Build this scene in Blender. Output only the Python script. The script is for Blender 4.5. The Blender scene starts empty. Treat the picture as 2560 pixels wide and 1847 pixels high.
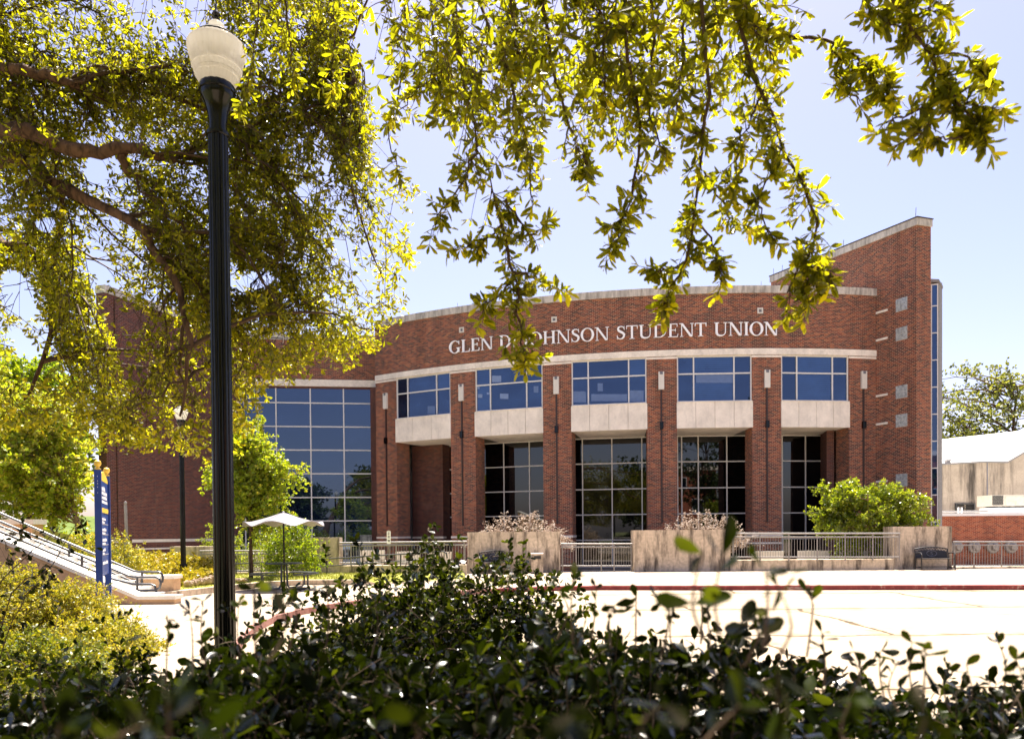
import bpy, math, random
import numpy as np
from mathutils import Vector

scene = bpy.context.scene
COL = scene.collection
PI = math.pi
F = 1900.0                       # focal length in photograph pixels (photograph 2560 x 1847)
PITCH, ROLL, HOR = math.radians(0.9), math.radians(-0.5), 1332.0
CAM = np.array([0.0, 0.0, 1.7])

# ------------------------------------------------------------------ camera
cd = bpy.data.cameras.new('camera')
cam = bpy.data.objects.new('camera', cd)
COL.objects.link(cam)
SHIFT = ((HOR - 923.5) + F * math.tan(PITCH)) / 2560.0
cd.sensor_width = 36.0
cd.lens = 36.0 * F / 2560.0
cd.shift_y = SHIFT
cd.clip_start = 0.05
cd.clip_end = 3000.0
cd.dof.use_dof = True
cd.dof.focus_distance = 12.0
cd.dof.aperture_fstop = 4.0
from mathutils import Matrix
Mrot = Matrix.Rotation(PI / 2 - PITCH, 3, 'X') @ Matrix.Rotation(ROLL, 3, 'Z')
cam.matrix_world = Matrix.Translation(Vector(CAM)) @ Mrot.to_4x4()
scene.camera = cam
MN = np.array(Mrot)

# ------------------------------------------------------------------ sky, sun, exposure
SUN_EL = math.radians(70.0)
SUN_AZ = math.radians(5.0)      # towards +X from +Y
w = bpy.data.worlds.new('World')
scene.world = w
w.use_nodes = True
nt = w.node_tree
bg = nt.nodes['Background']
sky = nt.nodes.new('ShaderNodeTexSky')
sky.sky_type = 'NISHITA'
sky.sun_disc = False
sky.sun_elevation = SUN_EL
sky.sun_rotation = SUN_AZ
sky.altitude = 200.0
sky.air_density = 1.0
sky.dust_density = 2.0
sky.ozone_density = 2.0
tintn = nt.nodes.new('ShaderNodeMix'); tintn.data_type = 'RGBA'; tintn.blend_type = 'MULTIPLY'
tintn.inputs['Factor'].default_value = 1.0; tintn.inputs[7].default_value = (1.13, 0.94, 1.0, 1)
nt.links.new(sky.outputs[0], tintn.inputs[6]); nt.links.new(tintn.outputs[2], bg.inputs[0])
bg.inputs[1].default_value = 0.061
sl = bpy.data.lights.new('sun', 'SUN')
sl.energy = 5.0
sl.angle = math.radians(0.5)
sl.color = (1.0, 0.93, 0.82)
so = bpy.data.objects.new('sun', sl)
COL.objects.link(so)
sdir = Vector((math.cos(SUN_EL) * math.sin(SUN_AZ), math.cos(SUN_EL) * math.cos(SUN_AZ), math.sin(SUN_EL)))
so.rotation_euler = sdir.to_track_quat('Z', 'Y').to_euler()
so.location = (10, 30, 60)
scene.view_settings.view_transform = 'Standard'
scene.view_settings.look = 'None'
scene.view_settings.exposure = 2.0
scene.view_settings.gamma = 1.0
scene.cycles.max_bounces = 8
scene.cycles.transparent_max_bounces = 8
scene.cycles.transmission_bounces = 4

# ------------------------------------------------------------------ geometry helpers
def ray(x, y):
    return MN @ np.array([(x - 1280) / F, (923.5 - y) / F + SHIFT * 2560 / F, -1.0])

def P(x, y, Y):                  # photograph pixel at world depth Y -> world point
    d = ray(x, y)
    return CAM + d * (Y / d[1])

def PZ(x, y, z):                 # photograph pixel on a horizontal plane -> world point
    d = ray(x, y)
    return CAM + d * ((z - CAM[2]) / d[2])

def proj(p):                     # world points (N,3) -> photograph pixels
    d = (np.asarray(p) - CAM) @ MN
    zz = np.where(np.abs(d[:, 2]) < 1e-6, -1e-6, d[:, 2])
    return np.stack([1280 + F * d[:, 0] / -zz, 923.5 - F * (d[:, 1] / -zz) + SHIFT * 2560, -zz], 1)

OFF = {}

def link(o, parent=None):
    COL.objects.link(o)
    if parent is not None:
        o.parent = parent
    return o

def thing(name, label, cat, loc=(0, 0, 0), group=None, rz=0.0):
    o = bpy.data.objects.new(name, None)
    o.empty_display_size = 0.3
    COL.objects.link(o)
    o.location = tuple(float(v) for v in loc)
    o.rotation_euler = (0, 0, rz)
    OFF[o.name] = np.array([float(v) for v in loc])
    return tag(o, label, cat, group)

def tag(o, label=None, cat=None, group=None, kind=None):
    if label: o['label'] = label
    if cat: o['category'] = cat
    if group: o['group'] = group
    if kind: o['kind'] = kind
    return o

def copy_tree(o, parent=None):
    c = o.copy()
    COL.objects.link(c)
    c.parent = parent
    for ch in list(o.children):
        copy_tree(ch, c)
    return c

class MB:
    def __init__(self):
        self.v, self.f, self.uv, self.mi = [], [], [], []
    def face(self, pts, uv=None):
        n = len(self.v)
        self.v.extend([tuple(map(float, p)) for p in pts])
        self.f.append(list(range(n, n + len(pts))))
        self.uv.append(uv)
        return self
    def prism(self, poly, z0, z1, cap=True):       # poly counter-clockwise, metres
        n = len(poly)
        z0s = z0 if hasattr(z0, '__len__') else [z0] * n
        z1s = z1 if hasattr(z1, '__len__') else [z1] * n
        for i in range(n):
            j = (i + 1) % n
            a, b = poly[i], poly[j]
            self.face([(a[0], a[1], z0s[i]), (b[0], b[1], z0s[j]), (b[0], b[1], z1s[j]), (a[0], a[1], z1s[i])])
        if cap:
            self.face([(p[0], p[1], z1s[i]) for i, p in enumerate(poly)])
            self.face([(p[0], p[1], z0s[i]) for i, p in reversed(list(enumerate(poly)))])
        return self
    def box(self, x0, x1, y0, y1, z0, z1):
        return self.prism([(x0, y0), (x1, y0), (x1, y1), (x0, y1)], z0, z1)
    def obox(self, a, b, t0, t1, z0, z1):           # box along a->b (xy), from offset t0 to t1 along the left normal
        a, b = np.array(a[:2], float), np.array(b[:2], float)
        d = (b - a) / np.linalg.norm(b - a)
        n = np.array([-d[1], d[0]])
        return self.prism([a + n * t0, b + n * t0, b + n * t1, a + n * t1], z0, z1)
    def tube(self, pts, r, n=8, cap=True):
        pts = [Vector(tuple(map(float, p))) for p in pts]
        rs = r if hasattr(r, '__len__') else [r] * len(pts)
        rings = []
        up = Vector((0, 0, 1))
        prev = None
        for i, p in enumerate(pts):
            t = (pts[min(i + 1, len(pts) - 1)] - pts[max(i - 1, 0)]).normalized()
            if prev is None:
                s = t.cross(up)
                if s.length < 1e-3: s = t.cross(Vector((1, 0, 0)))
            else:
                s = prev - t * prev.dot(t)
                if s.length < 1e-4: s = t.cross(up)
            s.normalize(); prev = s
            u = s.cross(t).normalized()
            rings.append([p + (s * math.cos(2 * PI * k / n) + u * math.sin(2 * PI * k / n)) * rs[i] for k in range(n)])
        base = len(self.v)
        for rg in rings:
            self.v.extend([tuple(q) for q in rg])
        for i in range(len(rings) - 1):
            for k in range(n):
                k2 = (k + 1) % n
                self.f.append([base + i * n + k, base + i * n + k2, base + (i + 1) * n + k2, base + (i + 1) * n + k]); self.uv.append(None)
        if cap:
            self.f.append([base + k for k in reversed(range(n))]); self.uv.append(None)
            self.f.append([base + (len(rings) - 1) * n + k for k in range(n)]); self.uv.append(None)
        return self
    def lathe(self, prof, c=(0, 0), n=24, flute=None):  # prof: (r, z); flute(theta)->factor
        base = len(self.v)
        for r, z in prof:
            for k in range(n):
                th = 2 * PI * k / n
                rr = r * (flute(th) if flute else 1)
                self.v.append((c[0] + rr * math.cos(th), c[1] + rr * math.sin(th), z))
        for i in range(len(prof) - 1):
            for k in range(n):
                k2 = (k + 1) % n
                self.f.append([base + i * n + k, base + i * n + k2, base + (i + 1) * n + k2, base + (i + 1) * n + k]); self.uv.append(None)
        if prof[0][0] > 1e-4:
            self.f.append([base + k for k in reversed(range(n))]); self.uv.append(None)
        if prof[-1][0] > 1e-4:
            self.f.append([base + (len(prof) - 1) * n + k for k in range(n)]); self.uv.append(None)
        return self
    def build(self, name, m, parent=None, smooth=False, local=False, bevel=0.0):
        V = np.array(self.v, float).reshape(-1, 3)
        W = V.copy()
        if parent is not None and not local:
            q = parent
            while q.parent is not None: q = q.parent
            V = V - OFF.get(q.name, np.zeros(3))
        me = bpy.data.meshes.new(name)
        me.from_pydata(V.tolist(), [], self.f)
        ul = me.uv_layers.new(name='UVMap')
        for p in me.polygons:
            cu = self.uv[p.index]
            if cu is not None:
                for k, li in enumerate(p.loop_indices): ul.data[li].uv = cu[k]
                continue
            nn = p.normal
            if abs(nn.z) > 0.75:
                for li in p.loop_indices:
                    q = W[me.loops[li].vertex_index]; ul.data[li].uv = (q[0], q[1])
            else:
                t = Vector((-nn.y, nn.x, 0)).normalized()
                for li in p.loop_indices:
                    q = W[me.loops[li].vertex_index]; ul.data[li].uv = (q[0] * t.x + q[1] * t.y, q[2])
        if smooth:
            me.polygons.foreach_set('use_smooth', [True] * len(me.polygons))
        me.materials.append(m)
        o = bpy.data.objects.new(name, me)
        link(o, parent)
        if smooth:
            md = o.modifiers.new('split', 'EDGE_SPLIT'); md.split_angle = math.radians(40)
        if bevel:
            md = o.modifiers.new('bevel', 'BEVEL'); md.width = bevel; md.segments = 2; md.limit_method = 'ANGLE'
        return o

def np_mesh(name, V, tris_quads, m, parent=None, tint=None, smooth=False, local=False):
    """tris_quads: list of int arrays (N,3) / (N,4)"""
    V = np.asarray(V, np.float32)
    if parent is not None and not local:
        q = parent
        while q.parent is not None: q = q.parent
        V = V - OFF.get(q.name, np.zeros(3)).astype(np.float32)
    me = bpy.data.meshes.new(name)
    me.vertices.add(len(V))
    me.vertices.foreach_set('co', V.astype(np.float32).ravel())
    loops = np.concatenate([a.ravel() for a in tris_quads]).astype(np.int32)
    tot = np.concatenate([np.full(len(a), a.shape[1]) for a in tris_quads]).astype(np.int32)
    st = np.concatenate([[0], np.cumsum(tot)[:-1]]).astype(np.int32)
    me.loops.add(len(loops))
    me.loops.foreach_set('vertex_index', loops)
    me.polygons.add(len(tot))
    me.polygons.foreach_set('loop_start', st)
    me.polygons.foreach_set('loop_total', tot)
    if smooth:
        me.polygons.foreach_set('use_smooth', np.ones(len(tot), bool))
    me.update(calc_edges=True)
    if tint is not None:
        at = me.attributes.new('tint', 'FLOAT', 'POINT')
        at.data.foreach_set('value', np.asarray(tint, np.float32))
    me.materials.append(m)
    o = bpy.data.objects.new(name, me)
    return link(o, parent)

# ------------------------------------------------------------------ materials
def mat(name):
    m = bpy.data.materials.new(name)
    m.use_nodes = True
    nt = m.node_tree
    return m, nt, nt.nodes['Principled BSDF']

def nd(nt, typ, **kw):
    n = nt.nodes.new(typ)
    for k, v in kw.items():
        if k.startswith('i_'):
            n.inputs[k[2:].replace('_', ' ')].default_value = v
        else:
            setattr(n, k, v)
    return n

def ramp(nt, stops, interp='LINEAR'):
    r = nt.nodes.new('ShaderNodeValToRGB')
    cr = r.color_ramp
    cr.interpolation = interp
    while len(cr.elements) < len(stops): cr.elements.new(0.5)
    for e, (p, c) in zip(cr.elements, stops):
        e.position = p
        e.color = (c[0], c[1], c[2], 1) if hasattr(c, '__len__') else (c, c, c, 1)
    return r

def mixc(nt, fac, a, b, blend='MIX'):
    m = nt.nodes.new('ShaderNodeMix')
    m.data_type = 'RGBA'; m.blend_type = blend
    for sock, val in ((m.inputs['Factor'], fac), (m.inputs[6], a), (m.inputs[7], b)):
        if isinstance(val, bpy.types.NodeSocket): nt.links.new(val, sock)
        elif hasattr(val, '__len__'): sock.default_value = (val[0], val[1], val[2], 1)
        else: sock.default_value = val
    return m.outputs[2]

def coords(nt, scale=(1, 1, 1), kind='Object'):
    tc = nt.nodes.new('ShaderNodeTexCoord')
    mp = nt.nodes.new('ShaderNodeMapping')
    mp.inputs['Scale'].default_value = scale
    nt.links.new(tc.outputs[kind], mp.inputs[0])
    return mp.outputs[0]

def noise(nt, vec, scale, detail=4, rough=0.6):
    n = nd(nt, 'ShaderNodeTexNoise')
    n.inputs['Scale'].default_value = scale
    n.inputs['Detail'].default_value = detail
    n.inputs['Roughness'].default_value = rough
    nt.links.new(vec, n.inputs['Vector'])
    return n.outputs['Fac']

def bump(nt, bs, h, strength=0.3, dist=0.02):
    b = nd(nt, 'ShaderNodeBump')
    b.inputs['Strength'].default_value = strength
    b.inputs['Distance'].default_value = dist
    nt.links.new(h, b.inputs['Height'])
    nt.links.new(b.outputs[0], bs.inputs['Normal'])

def simple(name, c, rough=0.5, metal=0.0, var=0.12, scale=6.0, spec=0.5):
    m, nt, b = mat(name)
    n = noise(nt, coords(nt), scale, 5)
    r = ramp(nt, [(0.25, [x * (1 - var) for x in c]), (0.75, [min(1, x * (1 + var)) for x in c])])
    nt.links.new(n, r.inputs[0])
    nt.links.new(r.outputs[0], b.inputs['Base Color'])
    b.inputs['Roughness'].default_value = rough
    b.inputs['Metallic'].default_value = metal
    b.inputs['Specular IOR Level'].default_value = spec
    return m

def brick(name, stops, mortar, mottle=0.10):
    m, nt, b = mat(name)
    uv = coords(nt, (1, 1, 1), 'UV')
    bt = nd(nt, 'ShaderNodeTexBrick')
    bt.offset = 0.5
    for k, v in (('Scale', 1.0), ('Mortar Size', 0.0075), ('Mortar Smooth', 0.15), ('Bias', 0.0), ('Brick Width', 0.213), ('Row Height', 0.0677)):
        bt.inputs[k].default_value = v
    bt.inputs['Color1'].default_value = (0, 0, 0, 1)
    bt.inputs['Color2'].default_value = (1, 1, 1, 1)
    bt.inputs['Mortar'].default_value = (0.5, 0.5, 0.5, 1)
    nt.links.new(uv, bt.inputs['Vector'])
    rp = ramp(nt, stops)
    # large soft mottling of the firing shifts which bricks are dark
    big = noise(nt, coords(nt, (0.9, 2.2, 1), 'UV'), 1.1, 5, 0.65)
    add = nd(nt, 'ShaderNodeMath', operation='MULTIPLY_ADD')
    nt.links.new(big, add.inputs[0]); add.inputs[1].default_value = mottle * 2
    sub = nd(nt, 'ShaderNodeMath', operation='SUBTRACT')
    nt.links.new(bt.outputs['Color'], sub.inputs[0]); sub.inputs[1].default_value = mottle
    nt.links.new(sub.outputs[0], add.inputs[2])
    nt.links.new(add.outputs[0], rp.inputs[0])
    c = mixc(nt, bt.outputs['Fac'], rp.outputs[0], mortar)
    grime = noise(nt, coords(nt, (0.7, 0.10, 1), 'UV'), 1.6, 8, 0.6)
    gr = ramp(nt, [(0.28, 0.74), (0.5, 1.0), (0.74, 1.18)])
    nt.links.new(grime, gr.inputs[0])
    c = mixc(nt, 1.0, c, gr.outputs[0], 'MULTIPLY')
    ef = noise(nt, coords(nt, (1.0, 0.6, 1), 'UV'), 0.8, 9, 0.75)          # pale lime bloom on the brick
    er = ramp(nt, [(0.56, 0.0), (0.72, 0.22)]); nt.links.new(ef, er.inputs[0])
    c = mixc(nt, er.outputs[0], c, (0.34, 0.20, 0.15))
    nt.links.new(c, b.inputs['Base Color'])
    b.inputs['Roughness'].default_value = 0.8
    b.inputs['Specular IOR Level'].default_value = 0.25
    inv = nd(nt, 'ShaderNodeMath', operation='SUBTRACT')
    inv.inputs[0].default_value = 1.0
    nt.links.new(bt.outputs['Fac'], inv.inputs[1])
    bump(nt, b, inv.outputs[0], 0.5, 0.006)
    return m

def stone(name, c, dark, streak=0.5, sscale=(1.6, 1.6, 0.12), rough=0.85, thr=(0.5, 0.72), fine=0.15):
    m, nt, b = mat(name)
    st = noise(nt, coords(nt, sscale), 2.2, 6, 0.65)
    r = ramp(nt, [(thr[0], 0.0), (thr[1], streak)])
    nt.links.new(st, r.inputs[0])
    fn = noise(nt, coords(nt), 9.0, 8, 0.7)
    fr = ramp(nt, [(0.25, [x * (1 - fine) for x in c]), (0.75, [min(1, x * (1 + fine)) for x in c])])
    nt.links.new(fn, fr.inputs[0])
    c1 = mixc(nt, r.outputs[0], fr.outputs[0], dark)
    bl = noise(nt, coords(nt), 1.1, 6, 0.7)
    br = ramp(nt, [(0.35, 0.82), (0.65, 1.05)])
    nt.links.new(bl, br.inputs[0])
    c1 = mixc(nt, 1.0, c1, br.outputs[0], 'MULTIPLY')
    nt.links.new(c1, b.inputs['Base Color'])
    b.inputs['Roughness'].default_value = rough
    b.inputs['Specular IOR Level'].default_value = 0.2
    bump(nt, b, fn, 0.25, 0.01)
    return m

def glass(name, tint, body, refl, rough=0.015, blinds=1.0):
    m, nt, b = mat(name)
    nt.nodes.remove(b)
    out = nt.nodes['Material Output']
    gl = nd(nt, 'ShaderNodeBsdfGlossy'); gl.inputs['Color'].default_value = (*tint, 1); gl.inputs['Roughness'].default_value = rough
    df = nd(nt, 'ShaderNodeBsdfDiffuse')
    bn = noise(nt, coords(nt, (0.5, 0.5, 0.9)), 1.3, 4)
    r = ramp(nt, [(0.35, [x * 0.5 for x in body]), (0.7, [x * 1.5 for x in body])])
    oi = nd(nt, 'ShaderNodeObjectInfo')
    pr = ramp(nt, [(0.0, 0.35), (0.5, 1.0), (1.0, 2.6)]); nt.links.new(oi.outputs['Random'], pr.inputs[0])
    nt.links.new(bn, r.inputs[0])
    cc = mixc(nt, 1.0, r.outputs[0], pr.outputs[0], 'MULTIPLY')
    wv = nd(nt, 'ShaderNodeTexWave'); wv.wave_type = 'BANDS'; wv.bands_direction = 'Z'; wv.inputs['Scale'].default_value = 3.2; wv.inputs['Distortion'].default_value = 0.0
    nt.links.new(coords(nt), wv.inputs['Vector'])
    gt = nd(nt, 'ShaderNodeMath', operation='GREATER_THAN'); nt.links.new(oi.outputs['Random'], gt.inputs[0]); gt.inputs[1].default_value = 0.62
    ml = nd(nt, 'ShaderNodeMath', operation='MULTIPLY'); nt.links.new(gt.outputs[0], ml.inputs[0]); nt.links.new(wv.outputs['Fac'], ml.inputs[1])
    cc = mixc(nt, ml.outputs[0], cc, [min(1, x * blinds) for x in body])
    nt.links.new(cc, df.inputs['Color'])
    fr = nd(nt, 'ShaderNodeFresnel'); fr.inputs['IOR'].default_value = 1.5
    ad = nd(nt, 'ShaderNodeMath', operation='MULTIPLY_ADD'); ad.use_clamp = True
    nt.links.new(fr.outputs[0], ad.inputs[0]); ad.inputs[1].default_value = 1.0; ad.inputs[2].default_value = refl
    mx = nd(nt, 'ShaderNodeMixShader')
    nt.links.new(ad.outputs[0], mx.inputs[0]); nt.links.new(df.outputs[0], mx.inputs[1]); nt.links.new(gl.outputs[0], mx.inputs[2])
    nt.links.new(mx.outputs[0], out.inputs['Surface'])
    return m

def leaf_mat(name, stops, trans, tfac=0.45, rough=0.4, spec=0.5, specvar=False):
    m, nt, b = mat(name)
    out = nt.nodes['Material Output']
    at = nd(nt, 'ShaderNodeAttribute'); at.attribute_name = 'tint'
    r = ramp(nt, stops); nt.links.new(at.outputs['Fac'], r.inputs[0])
    r2 = ramp(nt, trans); nt.links.new(at.outputs['Fac'], r2.inputs[0])
    nt.links.new(r.outputs[0], b.inputs['Base Color'])
    b.inputs['Roughness'].default_value = rough
    b.inputs['Specular IOR Level'].default_value = spec
    if specvar:                                   # noise sets the specular level: a few leaves glossy, most dull
        ng = noise(nt, coords(nt), 11.0, 2, 0.5)
        sr = ramp(nt, [(0.52, 0.04), (0.62, 0.85)]); nt.links.new(ng, sr.inputs[0]); nt.links.new(sr.outputs[0], b.inputs['Specular IOR Level'])
    tr = nd(nt, 'ShaderNodeBsdfTranslucent'); nt.links.new(r2.outputs[0], tr.inputs['Color'])
    mx = nd(nt, 'ShaderNodeMixShader'); mx.inputs[0].default_value = tfac
    nt.links.new(b.outputs[0], mx.inputs[1]); nt.links.new(tr.outputs[0], mx.inputs[2])
    nt.links.new(mx.outputs[0], out.inputs['Surface'])
    return m

M = {}
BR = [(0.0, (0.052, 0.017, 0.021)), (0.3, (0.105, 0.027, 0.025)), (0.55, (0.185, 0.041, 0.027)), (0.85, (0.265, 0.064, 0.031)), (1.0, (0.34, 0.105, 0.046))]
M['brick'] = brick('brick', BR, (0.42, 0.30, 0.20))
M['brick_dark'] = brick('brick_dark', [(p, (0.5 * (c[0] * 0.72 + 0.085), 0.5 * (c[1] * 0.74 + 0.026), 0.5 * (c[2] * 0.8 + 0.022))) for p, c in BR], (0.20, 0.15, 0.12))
M['brick_red'] = brick('brick_red', [(0.0, (0.17, 0.032, 0.02)), (0.5, (0.30, 0.055, 0.025)), (1.0, (0.40, 0.10, 0.04))], (0.45, 0.30, 0.2), 0.2)
M['limestone'] = stone('limestone', (0.86, 0.78, 0.68), (0.22, 0.2, 0.17), 0.25, (0.7, 0.7, 0.5))
M['coping'] = stone('coping', (0.60, 0.55, 0.49), (0.10, 0.09, 0.08), 0.75, (2.2, 2.2, 0.35), thr=(0.42, 0.7))
M['panel'] = stone('panel', (0.86, 0.78, 0.68), (0.36, 0.33, 0.29), 0.4, (1.0, 1.0, 0.25), thr=(0.52, 0.78), fine=0.06)
M['concrete'] = stone('concrete', (0.60, 0.49, 0.365), (0.055, 0.043, 0.034), 0.9, (1.7, 1.7, 0.30), thr=(0.47, 0.66), fine=0.34)
M['concrete_far'] = stone('concrete_far', (0.50, 0.41, 0.31), (0.05, 0.042, 0.035), 0.9, (0.42, 0.42, 0.045), thr=(0.50, 0.64))
M['sandstone'] = stone('sandstone', (0.55, 0.36, 0.21), (0.25, 0.16, 0.1), 0.4, (3, 3, 3), fine=0.2)
M['cast_stone'] = stone('cast_stone', (0.72, 0.68, 0.6), (0.4, 0.36, 0.3), 0.3, (1, 1, 1), fine=0.08)
M['rock'] = stone('rock', (0.42, 0.31, 0.22), (0.12, 0.08, 0.06), 0.6, (3, 3, 3), fine=0.35)
M['alu'] = simple('window_frame_paint', (0.66, 0.64, 0.62), 0.45, 0.0, 0.06)
M['letter'] = simple('letter_white', (0.90, 0.90, 0.93), 0.45, 0.0, 0.04)
M['galv'] = simple('galvanised_steel', (0.27, 0.25, 0.235), 0.5, 0.3, 0.2, 12)
M['dark_rail'] = simple('dark_rail', (0.03, 0.03, 0.035), 0.3, 0.0, 0.2, 12, 0.7)
M['black'] = simple('black_paint', (0.004, 0.004, 0.004), 0.16, 0.0, 0.3, 9, 0.3)
M['bench_black'] = simple('bench_black', (0.016, 0.014, 0.015), 0.45, 0.0, 0.3, 12)
M['conduit'] = simple('conduit_brown', (0.035, 0.018, 0.016), 0.5)
M['sconce'] = simple('sconce_stone', (0.66, 0.62, 0.56), 0.6, 0, 0.06)
M['vent_dark'] = simple('vent_dark', (0.16, 0.16, 0.18), 0.6)
M['white_metal'] = simple('white_metal', (0.74, 0.72, 0.70), 0.5)
M['roof_white'] = simple('roof_white', (0.82, 0.81, 0.79), 0.6, 0, 0.05)
M['roof_grey'] = simple('roof_grey', (0.25, 0.24, 0.23), 0.9)
M['ac'] = simple('ac_paint', (0.60, 0.53, 0.42), 0.6)
M['louver'] = simple('louver_dark', (0.06, 0.06, 0.055), 0.6)
M['canvas'] = simple('umbrella_metal', (0.17, 0.16, 0.175), 0.5, 0.0, 0.05)
M['blue'] = simple('blue_paint', (0.012, 0.045, 0.22), 0.35, 0, 0.12)
M['gold'] = simple('gold_paint', (0.75, 0.50, 0.06), 0.4, 0, 0.08)
M['sign_white'] = simple('sign_white', (0.85, 0.85, 0.85), 0.5, 0, 0.02)
M['sign_ink'] = simple('sign_ink', (0.03, 0.03, 0.03), 0.5)
M['table_dark'] = simple('table_dark', (0.04, 0.045, 0.055), 0.4)
M['glass_blue'] = glass('glass_blue', (0.17, 0.22, 0.34), (0.012, 0.028, 0.070), 0.30, blinds=2.4)
M['glass_wing'] = glass('glass_wing', (0.20, 0.255, 0.36), (0.006, 0.012, 0.032), 0.32)
M['glass_dark'] = glass('glass_dark', (0.34, 0.35, 0.36), (0.003, 0.003, 0.0035), 0.15)
M['bark'] = stone('bark', (0.13, 0.075, 0.045), (0.03, 0.018, 0.012), 0.85, (9, 9, 2), thr=(0.45, 0.6), fine=0.4)
M['twig'] = simple('twig_bark', (0.075, 0.042, 0.022), 0.8, 0, 0.3, 14)
M['bark_pale'] = simple('bark_pale', (0.22, 0.14, 0.08), 0.8, 0, 0.3, 14)

def lamp_glass():
    m, nt, b = mat('lamp_globe_glass')
    b.inputs['Base Color'].default_value = (0.90, 0.88, 0.83, 1)
    b.inputs['Roughness'].default_value = 0.25
    out = nt.nodes['Material Output']
    tr = nd(nt, 'ShaderNodeBsdfTranslucent'); tr.inputs['Color'].default_value = (0.9, 0.86, 0.78, 1)
    mx = nd(nt, 'ShaderNodeMixShader'); mx.inputs[0].default_value = 0.82
    wv = nd(nt, 'ShaderNodeTexWave'); wv.wave_type = 'BANDS'; wv.bands_direction = 'Z'
    wv.inputs['Scale'].default_value = 16.0
    nt.links.new(coords(nt), wv.inputs['Vector'])
    bump(nt, b, wv.outputs['Fac'], 0.15, 0.005)
    nt.links.new(b.outputs[0], mx.inputs[1]); nt.links.new(tr.outputs[0], mx.inputs[2])
    tp = nd(nt, 'ShaderNodeBsdfTransparent'); mx2 = nd(nt, 'ShaderNodeMixShader')
    lw = nd(nt, 'ShaderNodeLayerWeight'); lw.inputs['Blend'].default_value = 0.35
    rr = ramp(nt, [(0.0, 0.02), (0.8, 0.0)]); nt.links.new(lw.outputs['Facing'], rr.inputs[0])
    nt.links.new(rr.outputs[0], mx2.inputs[0]); nt.links.new(mx.outputs[0], mx2.inputs[1]); nt.links.new(tp.outputs[0], mx2.inputs[2])
    nt.links.new(mx2.outputs[0], out.inputs['Surface'])
    b.inputs['Roughness'].default_value = 0.08; b.inputs['Specular IOR Level'].default_value = 0.8
    return m
M['globe'] = lamp_glass()

def paving(name, c, w_, h_, crackw=0.012, line=(0.10, 0.075, 0.05), distort=0.0, lamt=0.8, stain=0.25):
    m, nt, b = mat(name)
    v = coords(nt)
    vec = v
    if distort:
        nz = nd(nt, 'ShaderNodeTexNoise'); nz.inputs['Scale'].default_value = 0.9; nz.inputs['Detail'].default_value = 6
        nt.links.new(v, nz.inputs['Vector'])
        vm = nd(nt, 'ShaderNodeVectorMath', operation='MULTIPLY_ADD')
        nt.links.new(nz.outputs['Color'], vm.inputs[0]); vm.inputs[1].default_value = (distort,) * 3; nt.links.new(v, vm.inputs[2])
        vec = vm.outputs[0]
    bt = nd(nt, 'ShaderNodeTexBrick'); bt.offset = 0.37
    for k, val in (('Scale', 1.0), ('Mortar Size', crackw), ('Mortar Smooth', 0.3), ('Brick Width', w_), ('Row Height', h_)):
        bt.inputs[k].default_value = val
    bt.inputs['Color1'].default_value = (*[x * 0.93 for x in c], 1); bt.inputs['Color2'].default_value = (*c, 1)
    bt.inputs['Mortar'].default_value = (*line, 1)
    nt.links.new(vec, bt.inputs['Vector'])
    n1 = noise(nt, v, 0.7, 8, 0.7); r1 = ramp(nt, [(0.3, 1 - stain), (0.6, 1.0)]); nt.links.new(n1, r1.inputs[0])
    n2 = noise(nt, v, 24, 6, 0.7); r2 = ramp(nt, [(0.3, 0.85), (0.7, 1.08)]); nt.links.new(n2, r2.inputs[0])
    c1 = mixc(nt, 1.0, bt.outputs['Color'], r1.outputs[0], 'MULTIPLY')
    c1 = mixc(nt, 1.0, c1, r2.outputs[0], 'MULTIPLY')
    b2 = nd(nt, 'ShaderNodeTexBrick'); b2.offset = 0.37                    # tan dirt gathered along the joints
    for k, val in (('Scale', 1.0), ('Mortar Size', crackw * 9), ('Mortar Smooth', 1.0), ('Brick Width', w_), ('Row Height', h_)): b2.inputs[k].default_value = val
    nt.links.new(vec, b2.inputs['Vector'])
    n3 = noise(nt, v, 1.6, 7, 0.75); r3 = ramp(nt, [(0.45, 0.0), (0.62, 0.8)]); nt.links.new(n3, r3.inputs[0])
    m3 = nd(nt, 'ShaderNodeMath', operation='MULTIPLY'); nt.links.new(b2.outputs['Fac'], m3.inputs[0]); nt.links.new(r3.outputs[0], m3.inputs[1])
    c1 = mixc(nt, m3.outputs[0], c1, (0.16, 0.105, 0.05))
    sp = noise(nt, v, 0.35, 10, 0.8); sr = ramp(nt, [(0.60, 0.0), (0.66, 0.55)]); nt.links.new(sp, sr.inputs[0])
    c1 = mixc(nt, sr.outputs[0], c1, (0.20, 0.14, 0.075))
    nt.links.new(c1, b.inputs['Base Color'])
    b.inputs['Roughness'].default_value = 0.85
    b.inputs['Specular IOR Level'].default_value = 0.2
    bump(nt, b, n2, 0.2, 0.01)
    return m
M['road'] = paving('road_concrete', (0.40, 0.32, 0.225), 6.5, 4.2, 0.055, (0.06, 0.042, 0.025), 0.6, stain=0.42)
M['walk'] = paving('sidewalk_concrete', (0.42, 0.34, 0.25), 3.0, 2.4, 0.016, (0.12, 0.09, 0.06), 0.0, stain=0.3)
M['lower'] = paving('lower_plaza_concrete', (0.40, 0.34, 0.28), 2.0, 2.0)

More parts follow.
